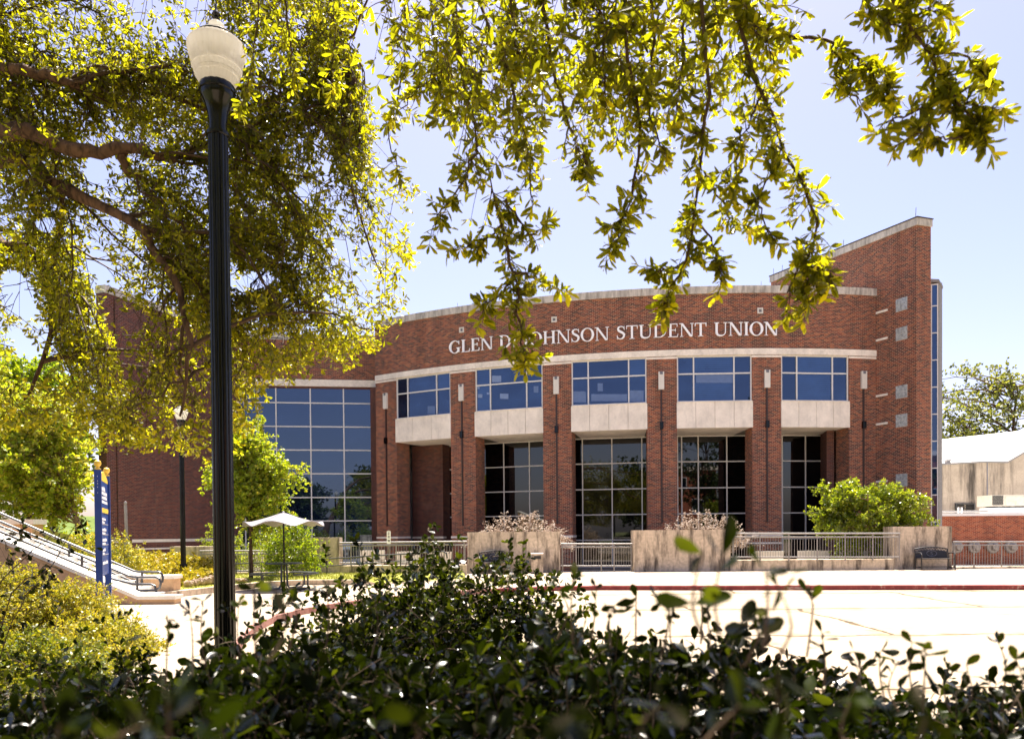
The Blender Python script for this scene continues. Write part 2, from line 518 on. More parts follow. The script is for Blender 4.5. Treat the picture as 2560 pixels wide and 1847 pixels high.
def curb_red():
    m, nt, b = mat('curb_red_paint')
    n = noise(nt, coords(nt), 5.0, 8, 0.75); r = ramp(nt, [(0.42, (0.17, 0.022, 0.022)), (0.56, (0.24, 0.035, 0.03)), (0.66, (0.4, 0.24, 0.19))])
    nt.links.new(n, r.inputs[0]); nt.links.new(r.outputs[0], b.inputs['Base Color']); b.inputs['Roughness'].default_value = 0.7
    return m
M['curb'] = curb_red()
M['curb_worn'] = stone('curb_worn', (0.40, 0.22, 0.18), (0.24, 0.05, 0.045), 0.8, (3, 3, 3), fine=0.25)

def grass_mat():
    m, nt, b = mat('grass_blades')
    at = nd(nt, 'ShaderNodeAttribute'); at.attribute_name = 'tint'
    r = ramp(nt, [(0, (0.20, 0.22, 0.010)), (1, (0.38, 0.36, 0.03))]); nt.links.new(at.outputs['Fac'], r.inputs[0])
    nt.links.new(r.outputs[0], b.inputs['Base Color']); b.inputs['Roughness'].default_value = 0.6
    return m
M['grass'] = grass_mat()
M['soil'] = simple('soil', (0.07, 0.055, 0.03), 0.95, 0, 0.4, 3)
M['turf'] = simple('turf', (0.24, 0.24, 0.02), 0.95, 0, 0.4, 4)
M['ground'] = simple('ground_green', (0.12, 0.13, 0.04), 0.95, 0, 0.4, 0.4)

# leaves: reflectance ramp, transmission ramp
M['oak'] = leaf_mat('oak_leaf', [(0, (0.010, 0.014, 0.002)), (0.6, (0.048, 0.062, 0.005)), (1, (0.13, 0.125, 0.008))],
                    [(0, (0.12, 0.12, 0.002)), (0.6, (0.38, 0.385, 0.004)), (1, (0.80, 0.69, 0.012))], 0.64, 0.36)
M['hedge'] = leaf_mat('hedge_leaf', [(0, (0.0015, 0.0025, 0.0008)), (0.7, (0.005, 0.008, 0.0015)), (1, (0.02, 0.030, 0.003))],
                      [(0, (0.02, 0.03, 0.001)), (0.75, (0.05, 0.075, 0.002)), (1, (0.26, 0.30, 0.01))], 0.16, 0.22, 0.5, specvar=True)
M['golden'] = leaf_mat('golden_leaf', [(0, (0.055, 0.09, 0.006)), (0.5, (0.25, 0.245, 0.014)), (1, (0.50, 0.40, 0.035))],
                       [(0, (0.14, 0.18, 0.006)), (0.6, (0.44, 0.38, 0.01)), (1, (0.68, 0.52, 0.03))], 0.4, 0.45)
M['maple'] = leaf_mat('maple_leaf', [(0, (0.10, 0.16, 0.010)), (0.7, (0.24, 0.30, 0.02)), (1, (0.38, 0.33, 0.045))],
                      [(0, (0.26, 0.38, 0.006)), (0.7, (0.52, 0.58, 0.012)), (1, (0.66, 0.54, 0.04))], 0.45, 0.45)
M['green'] = leaf_mat('green_leaf', [(0, (0.04, 0.08, 0.006)), (0.7, (0.12, 0.18, 0.012)), (1, (0.22, 0.25, 0.02))],
                      [(0, (0.16, 0.28, 0.006)), (0.7, (0.42, 0.52, 0.01)), (1, (0.6, 0.6, 0.02))], 0.45, 0.35)
M['holly'] = leaf_mat('holly_leaf', [(0, (0.06, 0.10, 0.008)), (0.7, (0.19, 0.24, 0.018)), (1, (0.32, 0.33, 0.04))],
                      [(0, (0.18, 0.28, 0.006)), (0.7, (0.42, 0.48, 0.01)), (1, (0.55, 0.54, 0.02))], 0.4, 0.2, 0.8)
M['blush'] = leaf_mat('blush_leaf', [(0, (0.40, 0.31, 0.22)), (0.7, (0.70, 0.61, 0.52)), (1, (0.86, 0.78, 0.72))],
                      [(0, (0.35, 0.24, 0.17)), (0.7, (0.5, 0.38, 0.3)), (1, (0.6, 0.5, 0.42))], 0.3, 0.5)
M['far_leaf'] = leaf_mat('far_leaf', [(0, (0.04, 0.055, 0.012)), (0.7, (0.10, 0.12, 0.025)), (1, (0.16, 0.16, 0.05))],
                         [(0, (0.2, 0.22, 0.02)), (0.7, (0.34, 0.34, 0.03)), (1, (0.42, 0.40, 0.06))], 0.42, 0.5)
M['dark_leaf'] = leaf_mat('dark_leaf', [(0, (0.015, 0.028, 0.006)), (0.7, (0.035, 0.06, 0.010)), (1, (0.06, 0.08, 0.014))],
                          [(0, (0.05, 0.09, 0.006)), (1, (0.12, 0.17, 0.01))], 0.3, 0.5)

# ================================================================== SETTING
RC = np.array([11.69, 73.48]); R0 = 35.48         # centre and radius of the curved front
def arcp(a, r): return np.array([RC[0] + r * math.sin(a), RC[1] - r * math.cos(a)])
def ang_at(x, y=900, r=R0):
    d = ray(x, y); o = CAM[:2] - RC
    A = d[:2] @ d[:2]; B = 2 * o @ d[:2]; D = o @ o - r * r
    t = (-B - math.sqrt(B * B - 4 * A * D)) / (2 * A)
    p = CAM + d * t
    return math.atan2(p[0] - RC[0], RC[1] - p[1])
def arc(mb, r_in, r_out, a0, a1, z0, z1, n):
    an = np.linspace(a0, a1, n + 1)
    for i in range(n):
        p, q = arcp(an[i], r_out), arcp(an[i + 1], r_out)
        pi, qi = arcp(an[i], r_in), arcp(an[i + 1], r_in)
        u0, u1 = an[i] * r_out, an[i + 1] * r_out
        mb.face([(*p, z0), (*q, z0), (*q, z1), (*p, z1)], [(u0, z0), (u1, z0), (u1, z1), (u0, z1)])
        mb.face([(*qi, z0), (*pi, z0), (*pi, z1), (*qi, z1)], [(u1, z0), (u0, z0), (u0, z1), (u1, z1)])
        mb.face([(*p, z1), (*q, z1), (*qi, z1), (*pi, z1)])
        mb.face([(*q, z0), (*p, z0), (*pi, z0), (*qi, z0)])
    for a, s in ((a0, 1), (a1, -1)):
        p, pi = arcp(a, r_out), arcp(a, r_in)
        f = [(*pi, z0), (*p, z0), (*p, z1), (*pi, z1)]
        mb.face(f if s > 0 else f[::-1])
    return mb

# ---- ground, road, sidewalk
GZ = -0.30
g = MB(); g.face([(-900, -300, GZ), (900, -300, GZ), (900, 1500, GZ), (-900, 1500, GZ)])
tag(g.build('ground', M['ground']), kind='structure')

cpx = [(2900, 1462), (2560, 1461.5), (2200, 1462), (1800, 1463), (1500, 1463), (1365, 1465), (1240, 1470), (1120, 1478), (1000, 1488), (858, 1503), (760, 1519), (690, 1537), (640, 1560), (600, 1600), (560, 1680)]
curb = [PZ(x, y, 0.14)[:2] for x, y in cpx]
curb = [np.array([34.0, curb[0][1]])] + curb + [np.array([-2.9, 5.0]), np.array([-2.9, -2.0])]
r_ = MB(); r_.prism([(-2.4, -30), (60, -30), (60, 25), (-8, 25), (-8, 4)], GZ + 0.01, 0.0)
tag(r_.build('road', M['road']), kind='structure')
back = [(-30, -2.0), (-30, 25.6), (-8.0, 25.9), (-8.0, 28.6), (4.0, 30.2), (34.0, 30.4)]
inner = []
for i, p in enumerate(curb):
    t = curb[min(i + 1, len(curb) - 1)] - curb[max(i - 1, 0)]
    t = t / np.linalg.norm(t); nrm = np.array([t[1], -t[0]])
    inner.append(p + nrm * (0.13 if p[0] > 0.5 else 0.07))
s_ = MB(); s_.prism([tuple(p) for p in inner] + back, GZ + 0.012, 0.14)
sw = s_.build('sidewalk', M['walk']); tag(sw, kind='structure')
k_, k2_ = MB(), MB()
for i in range(len(curb) - 1):
    a, b, c, d = curb[i], curb[i + 1], inner[i + 1], inner[i]
    q_ = k_ if a[0] > 0.0 else k2_
    q_.face([(*a, 0.0), (*a, 0.13), (*b, 0.13), (*b, 0.0)])
    q_.face([(*a, 0.13), (*d, 0.143), (*c, 0.143), (*b, 0.13)])
tag(k_.build('kerb', M['curb']), kind='structure')
tag(k2_.build('kerb', M['curb_worn']), kind='structure')
# white stencilled words on the kerb face
def text_mesh(name, body, size, m, parent=None, depth=0.0):
    cu = bpy.data.curves.new(name, 'FONT'); cu.body = body; cu.size = size; cu.extrude = depth; cu.align_x = 'CENTER'
    to = bpy.data.objects.new(name, cu); COL.objects.link(to)
    dg = bpy.context.evaluated_depsgraph_get()
    me = bpy.data.meshes.new_from_object(to.evaluated_get(dg))
    bpy.data.objects.remove(to)
    me.materials.clear(); me.materials.append(m)
    o = bpy.data.objects.new(name, me); link(o, parent); return o
M['stencil'] = simple('stencil_paint', (0.55, 0.47, 0.42), 0.7, 0, 0.3, 30)
ky = curb[3][1]
kp = PZ(2010, 1463, 0.14)
tx = text_mesh('kerb_stencil', 'NO PARKING', 0.115, M['stencil'])
tx.rotation_euler = (PI / 2, 0, 0); tx.location = (kp[0] - 0.1, float(np.interp(kp[0], [p[0] for p in curb[:6]][::-1], [p[1] for p in curb[:6]][::-1])) - 0.006, 0.022)
tag(tx, kind='structure')

# lower plaza in front of the building
lp = MB(); lp.prism([(-22, 31.0), (-9.0, 29.4), (4, 30.6), (36, 30.8), (36, 60), (-22, 60)], GZ - 0.2, GZ + 0.03)
tag(lp.build('lower_plaza', M['lower']), kind='structure')

# ================================================================== STUDENT UNION
bl = thing('student_union_building', 'curved red brick student union with tall wedge tower and blue windows', 'building', (8, 46, GZ))
AP = [(ang_at(a), ang_at(b)) for a, b in ((938, 989), (1125, 1187), (1356, 1428), (1616.4, 1692), (1880, 1953), (2122, 2192))]
AL, AR = AP[0][0], AP[-1][1]
ZC0, ZC1, ZB0, ZB1, ZS0, ZS1, ZW1, ZT, ZW0, ZP0 = 13.52, 13.88, 10.47, 10.78, 10.34, 10.44, 10.47, 9.58, 8.17, 6.86
arc(MB(), R0 - 0.4, R0, AL, AR, ZB1, ZC0, 48).build('curved_wall', M['brick'], bl)
cp = MB()
for i in range(12):
    a0 = AL + (AR - AL) * i / 12; a1 = AL + (AR - AL) * (i + 1) / 12
    arc(cp, R0 - 0.5, R0 + 0.07, a0 + 0.0001, a1 - 0.0001, ZC0, ZC1, 4)
cp.build('coping', M['coping'], bl)
bd = MB()
for i in range(22):
    a0 = AL + (AR - AL) * i / 22; a1 = AL + (AR - AL) * (i + 1) / 22
    arc(bd, R0 - 0.4, R0 + 0.05, a0 + 0.0001, a1 - 0.0001, ZB0 + 0.003, ZB1 - 0.003, 2)
bd.build('stone_band', M['limestone'], bl)
rf = MB()
poly = [tuple(arcp(a, R0 - 0.45)) for a in np.linspace(AL, AR, 20)] + [(19.0, 62), (-8, 62)]
rf.prism(poly, 13.1, 13.25); rf.build('roof', M['roof_grey'], bl)
# inside: dark floor slabs and a rear wall so the body is solid
bk = MB()
poly = [tuple(arcp(a, R0 - 3.4)) for a in np.linspace(AL + 0.004, AR - 0.03, 20)] + [(18.0, 61.8), (-9.5, 61.8), (-9.5, 46.9)]
bk.prism(poly, GZ + 0.02, 13.05); bk.build('inner_volume', M['roof_grey'], bl)

for k, (a0, a1) in enumerate(AP):
    def sect(mb, r_out, r_in, z0, z1, e=0.0):
        poly = [arcp(a0 - e, r_in), arcp(a0 - e, r_out), arcp((a0 + a1) / 2, r_out), arcp(a1 + e, r_out), arcp(a1 + e, r_in)]
        return mb.prism([tuple(p) for p in poly], z0, z1)
    sect(MB(), R0 - 0.004, R0 - 1.15, GZ, ZB0).build('pillar', M['brick'], bl)
    sect(MB(), R0 + 0.035, R0 - 0.3, ZS0, ZS1, 0.0006).build('pillar_cap', M['limestone'], bl)
    st = MB(); sect(st, R0 + 0.03, R0 - 1.18, 1.45, 1.56, 0.0008); sect(st, R0 + 0.025, R0 - 1.17, 1.05, 1.13, 0.0007)
    st.build('base_course', M['limestone'], bl)
    # sconce, conduit and junction box at the pillar centre
    am = ang_at((945 + 1154 + 1391 + 1653 + 1917 + 2158) / 6 if False else (964.5, 1154, 1391, 1653, 1917, 2158)[k], 960)
    u = np.array([math.cos(am), math.sin(am)]); nrm = np.array([math.sin(am), -math.cos(am)])
    b0 = arcp(am, R0)
    def slab(mb, hw, d0, d1, z0, z1):
        return mb.prism([tuple(b0 - u * hw + nrm * d1), tuple(b0 + u * hw + nrm * d1), tuple(b0 + u * hw + nrm * d0), tuple(b0 - u * hw + nrm * d0)], z0, z1)
    sc = slab(MB(), 0.14, -0.02, 0.12, 8.82, 9.70).build('wall_sconce', M['sconce'], bl, bevel=0.01)
    slab(MB(), 0.075, 0.05, 0.123, 9.56, 9.703).build('lamp_shade', M['vent_dark'], sc)
    slab(MB(), 0.04, -0.02, 0.045, 2.15, 8.815).build('conduit', M['conduit'], bl)
    slab(MB(), 0.085, 0.0, 0.14, 6.83, 7.18).build('junction_box', M['black'], bl, bevel=0.012)

def chord_bars(mb, A, B, nrm, t, us, z0, z1, wd=0.065, dp=0.10):
    """vertical bars at fractions us of chord A->B (2D), depth dp towards nrm"""
    d = (B - A) / np.linalg.norm(B - A); L = np.linalg.norm(B - A)
    for f in us:
        c = A + d * (L * f)
        mb.prism([tuple(c - d * wd / 2 + nrm * dp), tuple(c + d * wd / 2 + nrm * dp), tuple(c + d * wd / 2), tuple(c - d * wd / 2)], z0, z1)

def glazing(parent, A, B, z0, z1, us, zs, mglass, name='window', wd=0.065, dp=0.09, frame=True, col=None):
    """flat glazed wall from A to B (viewer on the right-hand side of A->B), mullions at fractions us, transoms at zs"""
    A, B = np.array(A, float), np.array(B, float)
    d = (B - A); L = np.linalg.norm(d); d /= L
    nrm = np.array([d[1], -d[0]])
    fr = MB()
    uu = ([wd / 2 / L] if frame else []) + list(us) + ([1 - wd / 2 / L] if frame else [])
    chord_bars(fr, A, B, nrm, 0, uu, z0, z1, wd, dp)
    zz = ([z0 + wd / 2] if frame else []) + list(zs) + ([z1 - wd / 2] if frame else [])
    edges = [0.0] + list(us) + [1.0]
    for z in zz:
        for i in range(len(edges) - 1):     # butt the transoms between the mullions
            a = A + d * (L * edges[i] + (wd / 2 if (i > 0) else (wd if frame else 0)) + 0.001)
            b = A + d * (L * edges[i + 1] - (wd / 2 if i < len(edges) - 2 else (wd if frame else 0)) - 0.001)
            fr.prism([tuple(a + nrm * (dp - 0.004)), tuple(b + nrm * (dp - 0.004)), tuple(b), tuple(a)], z - wd / 2, z + wd / 2)
    f = fr.build(name, M['alu'], parent)
    zed = [z0] + list(zs) + [z1]
    rgen = random.Random(int(abs(A[0] * 31 + A[1] * 17)) + 5)
    for i in range(len(edges) - 1):
        for j in range(len(zed) - 1):
            pn = MB()
            a = A + d * (L * edges[i]); b = A + d * (L * edges[i + 1])
            e1, e2, e3 = [rgen.uniform(-0.004, 0.004) for _ in range(3)]
            o = nrm * 0.03
            pn.face([(*(a + o + nrm * e1), zed[j]), (*(b + o + nrm * e2), zed[j]), (*(b + o + nrm * (e2 + e3)), zed[j + 1]), (*(a + o + nrm * (e1 + e3)), zed[j + 1])])
            pn.build('pane', mglass, f)
    return f

panes_posters = []
for k in range(5):
    a0, a1 = AP[k][1], AP[k + 1][0]
    A, B = arcp(a0, R0 - 0.14), arcp(a1, R0 - 0.14)
    if k == 0: us = (0.21, 0.745)
    elif k == 4: us = (0.235, 0.765)
    else: us = (0.225, 0.765)
    wf = glazing(bl, A, B, ZW0, ZW1 - 0.005, us, [ZT], M['glass_blue'])
    # concrete spandrel with a deep soffit
    body = MB(); arc(body, R0 - 3.05, R0 - 0.03, a0 + 0.0003, a1 - 0.0003, ZP0 + 0.012, ZW0 - 0.004, 8)
    sp = body.build('spandrel_panel', M['panel'], bl)
    fc = MB(); n = 3 if k == 0 else 4
    for i in range(n):
        b0, b1 = a0 - 0.0008 + (a1 - a0 + 0.0016) * i / n, a0 - 0.0008 + (a1 - a0 + 0.0016) * (i + 1) / n
        arc(fc, R0 - 0.028, R0 + 0.06, b0 + 0.00025, b1 - 0.00025, ZP0, ZW0 - 0.03, 2)
    fc.build('facing_slab', M['panel'], sp)
    sl_ = MB(); arc(sl_, R0 - 0.1, R0 + 0.085, a0 + 0.0002, a1 - 0.0002, ZW0 - 0.028, ZW0 + 0.012, 6)
    sl_.build('sill', M['limestone'], sp)
# papers and notices stuck inside the office windows (seen flat against the pane)
M['notice'] = simple('notice_paper', (0.10, 0.16, 0.32), 0.5)
M['notice_light'] = simple('notice_pale', (0.17, 0.24, 0.42), 0.5)
def notice(x0, x1, y0, y1, m, name='window_notice'):
    a = ang_at((x0 + x1) / 2, (y0 + y1) / 2, R0 - 0.105)
    k = [i for i in range(5) if AP[i][1] <= a <= AP[i + 1][0]][0]
    A, B = arcp(AP[k][1], R0 - 0.14), arcp(AP[k + 1][0], R0 - 0.14)
    d = (B - A) / np.linalg.norm(B - A); nrm = np.array([d[1], -d[0]])
    def hit(x, y):
        r = ray(x, y); o = A + nrm * 0.042 - CAM[:2]
        t = (o @ nrm) / (r[:2] @ nrm); return CAM + r * t
    q = [hit(x0, y1), hit(x1, y1), hit(x1, y0), hit(x0, y0)]
    e = np.array([*(-nrm * 0.004), 0])
    mb = MB(); mb.face(q); 
    for i in range(4): mb.face([q[i], q[i] + e, q[(i + 1) % 4] + e, q[(i + 1) % 4]])
    mb.build(name, m, bl)
notice(1230, 1253, 939, 955, M['notice_light'])
notice(1250, 1271, 984, 997, M['notice_light']); notice(1195, 1206, 985, 994, M['notice_light']); notice(1217, 1224, 981, 986, M['notice_light'])
notice(1193, 1199, 966, 972, M['notice_light']); notice(1334, 1346, 965, 981, M['notice']); notice(1069, 1088, 1015, 1035, M['notice'])
notice(1430, 1465, 978, 1006, M['notice']); notice(1478, 1568, 985, 1003, M['notice']); notice(1574, 1609, 976, 1004, M['notice']); notice(1494, 1507, 958, 978, M['notice'])
notice(1740, 1832, 936, 957, M['notice'])

# ground-floor recessed glazing (ring R0-3), per bay with measured mullions
RG = R0 - 3.0
ZTR = [1.27, 2.66, 4.05, 5.46]
bays = [((1012, 1029), ()), ((1107, 1187), (1117,)), ((1187, 1428), (1259, 1323)), ((1428, 1692), (1456.5, 1530, 1605)), ((1692, 1953), (1704, 1746, 1818)), ((1953, 2068), (2013,))]
for (x0, x1), ms in bays:
    a0, a1 = ang_at(x0, 1200, RG), ang_at(x1, 1200, RG)
    A, B = arcp(a0, RG), arcp(a1, RG)
    d = B - A
    us = []
    for x in ms:
        a = ang_at(x, 1200, RG); us.append(float((arcp(a, RG) - A) @ d / (d @ d)))
    glazing(bl, A, B, GZ + 0.05, ZP0 + 0.005, us, ZTR, M['glass_dark'], 'glazed_wall', 0.06, 0.08)
# brick pier inside the first bay and brick return at the right end
a0, a1 = ang_at(1031, 1200, R0 - 2.2), ang_at(1107, 1200, R0 - 2.2)
pr = [tuple(arcp(a0, R0 - 2.2)), tuple(arcp(a1, R0 - 2.2)), tuple(arcp(a1, R0 - 3.3)), tuple(arcp(a0, R0 - 3.3))]
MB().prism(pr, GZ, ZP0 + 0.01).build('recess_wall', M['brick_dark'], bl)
pr2 = [tuple(arcp(a0 - 0.0008, R0 - 2.17)), tuple(arcp(a1 + 0.0008, R0 - 2.17)), tuple(arcp(a1 + 0.0008, R0 - 2.5)), tuple(arcp(a0 - 0.0008, R0 - 2.5))]
MB().prism(pr2, 1.42, 1.54).build('base_course', M['limestone'], bl)
a2 = ang_at(2068, 1200, RG)
q0 = arcp(a2, RG - 0.05); q1 = arcp(AP[5][0] - 0.004, R0 - 1.1)
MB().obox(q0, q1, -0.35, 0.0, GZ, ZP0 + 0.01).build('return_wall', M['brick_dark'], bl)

# ---- parapet vents
for x, y in ((1154.5, 825), (1385.5, 799), (1652.5, 780), (1900, 777)):
    a = ang_at(x, y); u = np.array([math.cos(a), math.sin(a)]); nrm = np.array([math.sin(a), -math.cos(a)]); b0 = arcp(a, R0)
    z = (CAM + ray(x, y) * ((b0[1] - CAM[1]) / ray(x, y)[1]))[2]
    def fr(mb, hw, d1, z0, z1, off=0.0):
        c = b0 + u * off
        return mb.prism([tuple(c - u * hw + nrm * d1), tuple(c + u * hw + nrm * d1), tuple(c + u * hw - nrm * 0.05), tuple(c - u * hw - nrm * 0.05)], z0, z1)
    mb = MB(); fr(mb, 0.14, 0.05, z - 0.14, z - 0.075); fr(mb, 0.14, 0.05, z + 0.075, z + 0.14)
    fr(mb, 0.033, 0.05, z - 0.074, z + 0.074, -0.107); fr(mb, 0.033, 0.05, z - 0.074, z + 0.074, 0.107)
    v = mb.build('parapet_vent', M['sconce'], bl)
    fr(MB(), 0.073, 0.012, z - 0.073, z + 0.073).build('vent_grille', M['vent_dark'], v)
# ---- lightning rods
for x, y in ((1144, 767), (1382, 738), (1903, 716)):
    a = ang_at(x, y, R0 - 0.2); p = arcp(a, R0 - 0.2)
    MB().tube([(*p, ZC1 - 0.02), (*p, ZC1 + 0.28)], 0.012, 6).build('lightning_rod', M['galv'], bl)

# ---- the lettering on the parapet: serif capitals
def ring(cx, cy, rx, ry, a0, a1, thick, thin, n=18):
    out = []
    for i in range(n):
        t0, t1 = math.radians(a0 + (a1 - a0) * i / n), math.radians(a0 + (a1 - a0) * (i + 1) / n)
        def pt(t, inn):
            if inn: return (cx + (rx - thick) * math.cos(t), cy + (ry - thin) * math.sin(t))
            return (cx + rx * math.cos(t), cy + ry * math.sin(t))
        out.append([pt(t0, 1), pt(t0, 0), pt(t1, 0), pt(t1, 1)])
    return out
def rc(x0, x1, y0, y1): return [[(x0, y0), (x1, y0), (x1, y1), (x0, y1)]]
TK, TN, SH = 0.135, 0.05, 0.035
def stem(x, wd=TK, s=0.07, lo=True, hi=True):
    o = rc(x, x + wd, 0, 1)
    if lo: o += rc(x - s, x + wd + s, 0, SH)
    if hi: o += rc(x - s, x + wd + s, 1 - SH, 1)
    return o
def spine(pts, ws):
    out = []
    L, Rr = [], []
    for i, p in enumerate(pts):
        a = pts[max(0, i - 1)]; b = pts[min(len(pts) - 1, i + 1)]
        dx, dy = b[0] - a[0], b[1] - a[1]; l = math.hypot(dx, dy); nx, ny = -dy / l, dx / l
        L.append((p[0] + nx * ws[i] / 2, p[1] + ny * ws[i] / 2)); Rr.append((p[0] - nx * ws[i] / 2, p[1] - ny * ws[i] / 2))
    for i in range(len(pts) - 1): out.append([Rr[i], Rr[i + 1], L[i + 1], L[i]])
    return out
def glyph(c):
    if c == 'G': return ring(0.43, 0.5, 0.43, 0.52, 48, 318, 0.15, 0.05) + rc(0.64, 0.77, 0.06, 0.42) + rc(0.54, 0.87, 0.40, 0.435) + rc(0.715, 0.75, 0.70, 0.97), 0.90
    if c == 'O': return ring(0.43, 0.5, 0.43, 0.52, 0, 360, 0.15, 0.045, 28), 0.90
    if c == 'L': return stem(0.09) + rc(0.09, 0.62, 0, 0.045) + [[(0.585, 0.045), (0.62, 0.045), (0.65, 0.26), (0.62, 0.26)]], 0.70
    if c == 'E': return stem(0.09) + rc(0.09, 0.60, 0, 0.045) + rc(0.09, 0.58, 0.955, 1) + rc(0.2, 0.47, 0.50, 0.545) + rc(0.45, 0.48, 0.40, 0.64) + rc(0.55, 0.585, 0.77, 0.97) + [[(0.57, 0.03), (0.605, 0.03), (0.635, 0.24), (0.605, 0.24)]], 0.70
    if c == 'N': return stem(0.10, TN, 0.08, True, False) + rc(-0.02, 0.14, 1 - SH, 1) + stem(0.74, TN, 0.09, False, True) + [[(0.64, 0.0), (0.79, 0.0), (0.20, 1.0), (0.06, 1.0)]], 0.92
    if c == 'D': return stem(0.09) + ring(0.33, 0.5, 0.47, 0.5, -90, 90, 0.145, 0.045) + rc(0.2, 0.34, 0, 0.045) + rc(0.2, 0.34, 0.955, 1), 0.88
    if c == '.': return ring(0.09, 0.08, 0.08, 0.08, 0, 360, 0.0799, 0.0799, 12), 0.26
    if c == 'J': return rc(0.20, 0.335, 0.02, 1) + rc(0.12, 0.41, 1 - SH, 1) + spine([(0.27, 0.06), (0.25, -0.09), (0.17, -0.17), (0.08, -0.17), (0.02, -0.12)], [0.135, 0.12, 0.07, 0.06, 0.1]), 0.47
    if c == 'H': return stem(0.09) + stem(0.62) + rc(0.2, 0.64, 0.49, 0.54), 0.88
    if c == 'S':
        pts = [(0.50, 0.76), (0.46, 0.89), (0.36, 0.965), (0.24, 0.97), (0.135, 0.90), (0.105, 0.78), (0.15, 0.66), (0.27, 0.57), (0.39, 0.48), (0.49, 0.36), (0.47, 0.20), (0.39, 0.075), (0.27, 0.03), (0.16, 0.05), (0.09, 0.14), (0.05, 0.27)]
        ws = [0.05, 0.05, 0.05, 0.06, 0.10, 0.125, 0.145, 0.155, 0.155, 0.14, 0.12, 0.09, 0.055, 0.05, 0.05, 0.05]
        return spine(pts, ws) + rc(0.475, 0.505, 0.72, 1.0) + rc(0.04, 0.07, 0.0, 0.30), 0.60
    if c == 'T': return stem(0.29, TK, 0.09, True, False) + rc(0.0, 0.71, 0.955, 1) + [[(0.0, 0.74), (0.03, 0.74), (0.06, 0.97), (0.0, 0.97)], [(0.68, 0.74), (0.71, 0.74), (0.71, 0.97), (0.65, 0.97)]], 0.76
    if c == 'U': return rc(0.09, 0.225, 0.32, 1) + rc(0.01, 0.31, 1 - SH, 1) + rc(0.68, 0.73, 0.32, 1) + rc(0.59, 0.82, 1 - SH, 1) + spine([(0.157, 0.34), (0.165, 0.2), (0.23, 0.075), (0.36, 0.02), (0.50, 0.025), (0.62, 0.09), (0.69, 0.2), (0.705, 0.34)], [0.135, 0.135, 0.125, 0.10, 0.075, 0.06, 0.05, 0.05]), 0.88
    if c == 'I': return stem(0.09), 0.34
text = 'GLEN D. JOHNSON STUDENT UNION'
CAPH = 0.66; ZBASE = 11.40
adv = [(glyph(c)[1] + 0.02) if c != ' ' else 0.40 for c in text]
A0, A1 = ang_at(1125, 870), ang_at(1946, 825)
scl = (A1 - A0) * R0 / sum(adv)
cur = 0.0
for c, av in zip(text, adv):
    if c != ' ':
        mb = MB()
        for pi_, poly in enumerate(glyph(c)[0]):
            ro = R0 + 0.115 + 0.0012 * (pi_ % 9)
            pts = [(A0 + (cur + x) * scl / R0, ZBASE + y * CAPH) for x, y in poly]
            # orientation: counter-clockwise seen from outside
            ar = sum(pts[i][0] * pts[(i + 1) % len(pts)][1] - pts[(i + 1) % len(pts)][0] * pts[i][1] for i in range(len(pts)))
            if ar < 0: pts = pts[::-1]
            mb.face([(*arcp(a, ro), z) for a, z in pts])
            for i in range(len(pts)):
                (aa, za), (ab, zb) = pts[i], pts[(i + 1) % len(pts)]
                mb.face([(*arcp(aa, R0 + 0.03), za), (*arcp(ab, R0 + 0.03), zb), (*arcp(ab, ro), zb), (*arcp(aa, ro), za)])
        mb.build('letter', M['letter'], bl)
    cur += av

# ---- left wing: tall glazed wall under a brick parapet
WA = P(600, 1200, 44.7)[:2]; WB = P(938, 1200, 45.7)[:2]; WB2 = WB + (WB - WA) * 0.25
wd_ = (WB - WA) / np.linalg.norm(WB - WA)
MB().obox(WA, WB2, 0, 0.4, 10.9, 13.2).build('wing_parapet', M['brick'], bl)
MB().obox(WA - wd_ * 0.05, WB2, -0.07, 0.5, 13.2, 13.56).build('coping', M['coping'], bl)
wb = MB()
Lw = np.linalg.norm(WB2 - WA)
for i in range(8):
    wb.obox(WA + wd_ * (Lw * i / 8 + 0.003), WA + wd_ * (Lw * (i + 1) / 8 - 0.003), -0.06, 0.4, 10.5, 10.897)
wb.build('stone_band', M['limestone'], bl)
MB().obox(WA, WB2, 0.03, 0.4, 10.38, 10.497).build('recess_trim', M['brick_dark'], bl)
mus = []
dW = WB2 - WA
nW = np.array([wd_[1], -wd_[0]])
def wing_u(x):
    r = ray(x, 1200); o = WA - CAM[:2]; t = (o @ nW) / (r[:2] @ nW); return float(((CAM + r * t)[:2] - WA) @ dW / (dW @ dW))
glazing(bl, WA - nW * 0.12, WB2 - nW * 0.12, GZ + 0.05, 10.38, [wing_u(x) for x in (612, 647, 692, 778, 861)] + [wing_u(944), wing_u(985)], [1.13, 2.52, 3.92, 5.33, 6.73, 8.12, 9.52], M['glass_wing'], 'curtain_wall', 0.07, 0.09, frame=False)
MB().obox(WA - nW * 0.3, WB2 - nW * 0.3, 0.05, 8, GZ, 13.1).build('wing_volume', M['roof_grey'], bl)
MB().obox(WB + nW * 0.13, arcp(AL, R0 - 1.1), -0.3, 0.0, GZ, 10.38).build('return_wall', M['brick_dark'], bl)
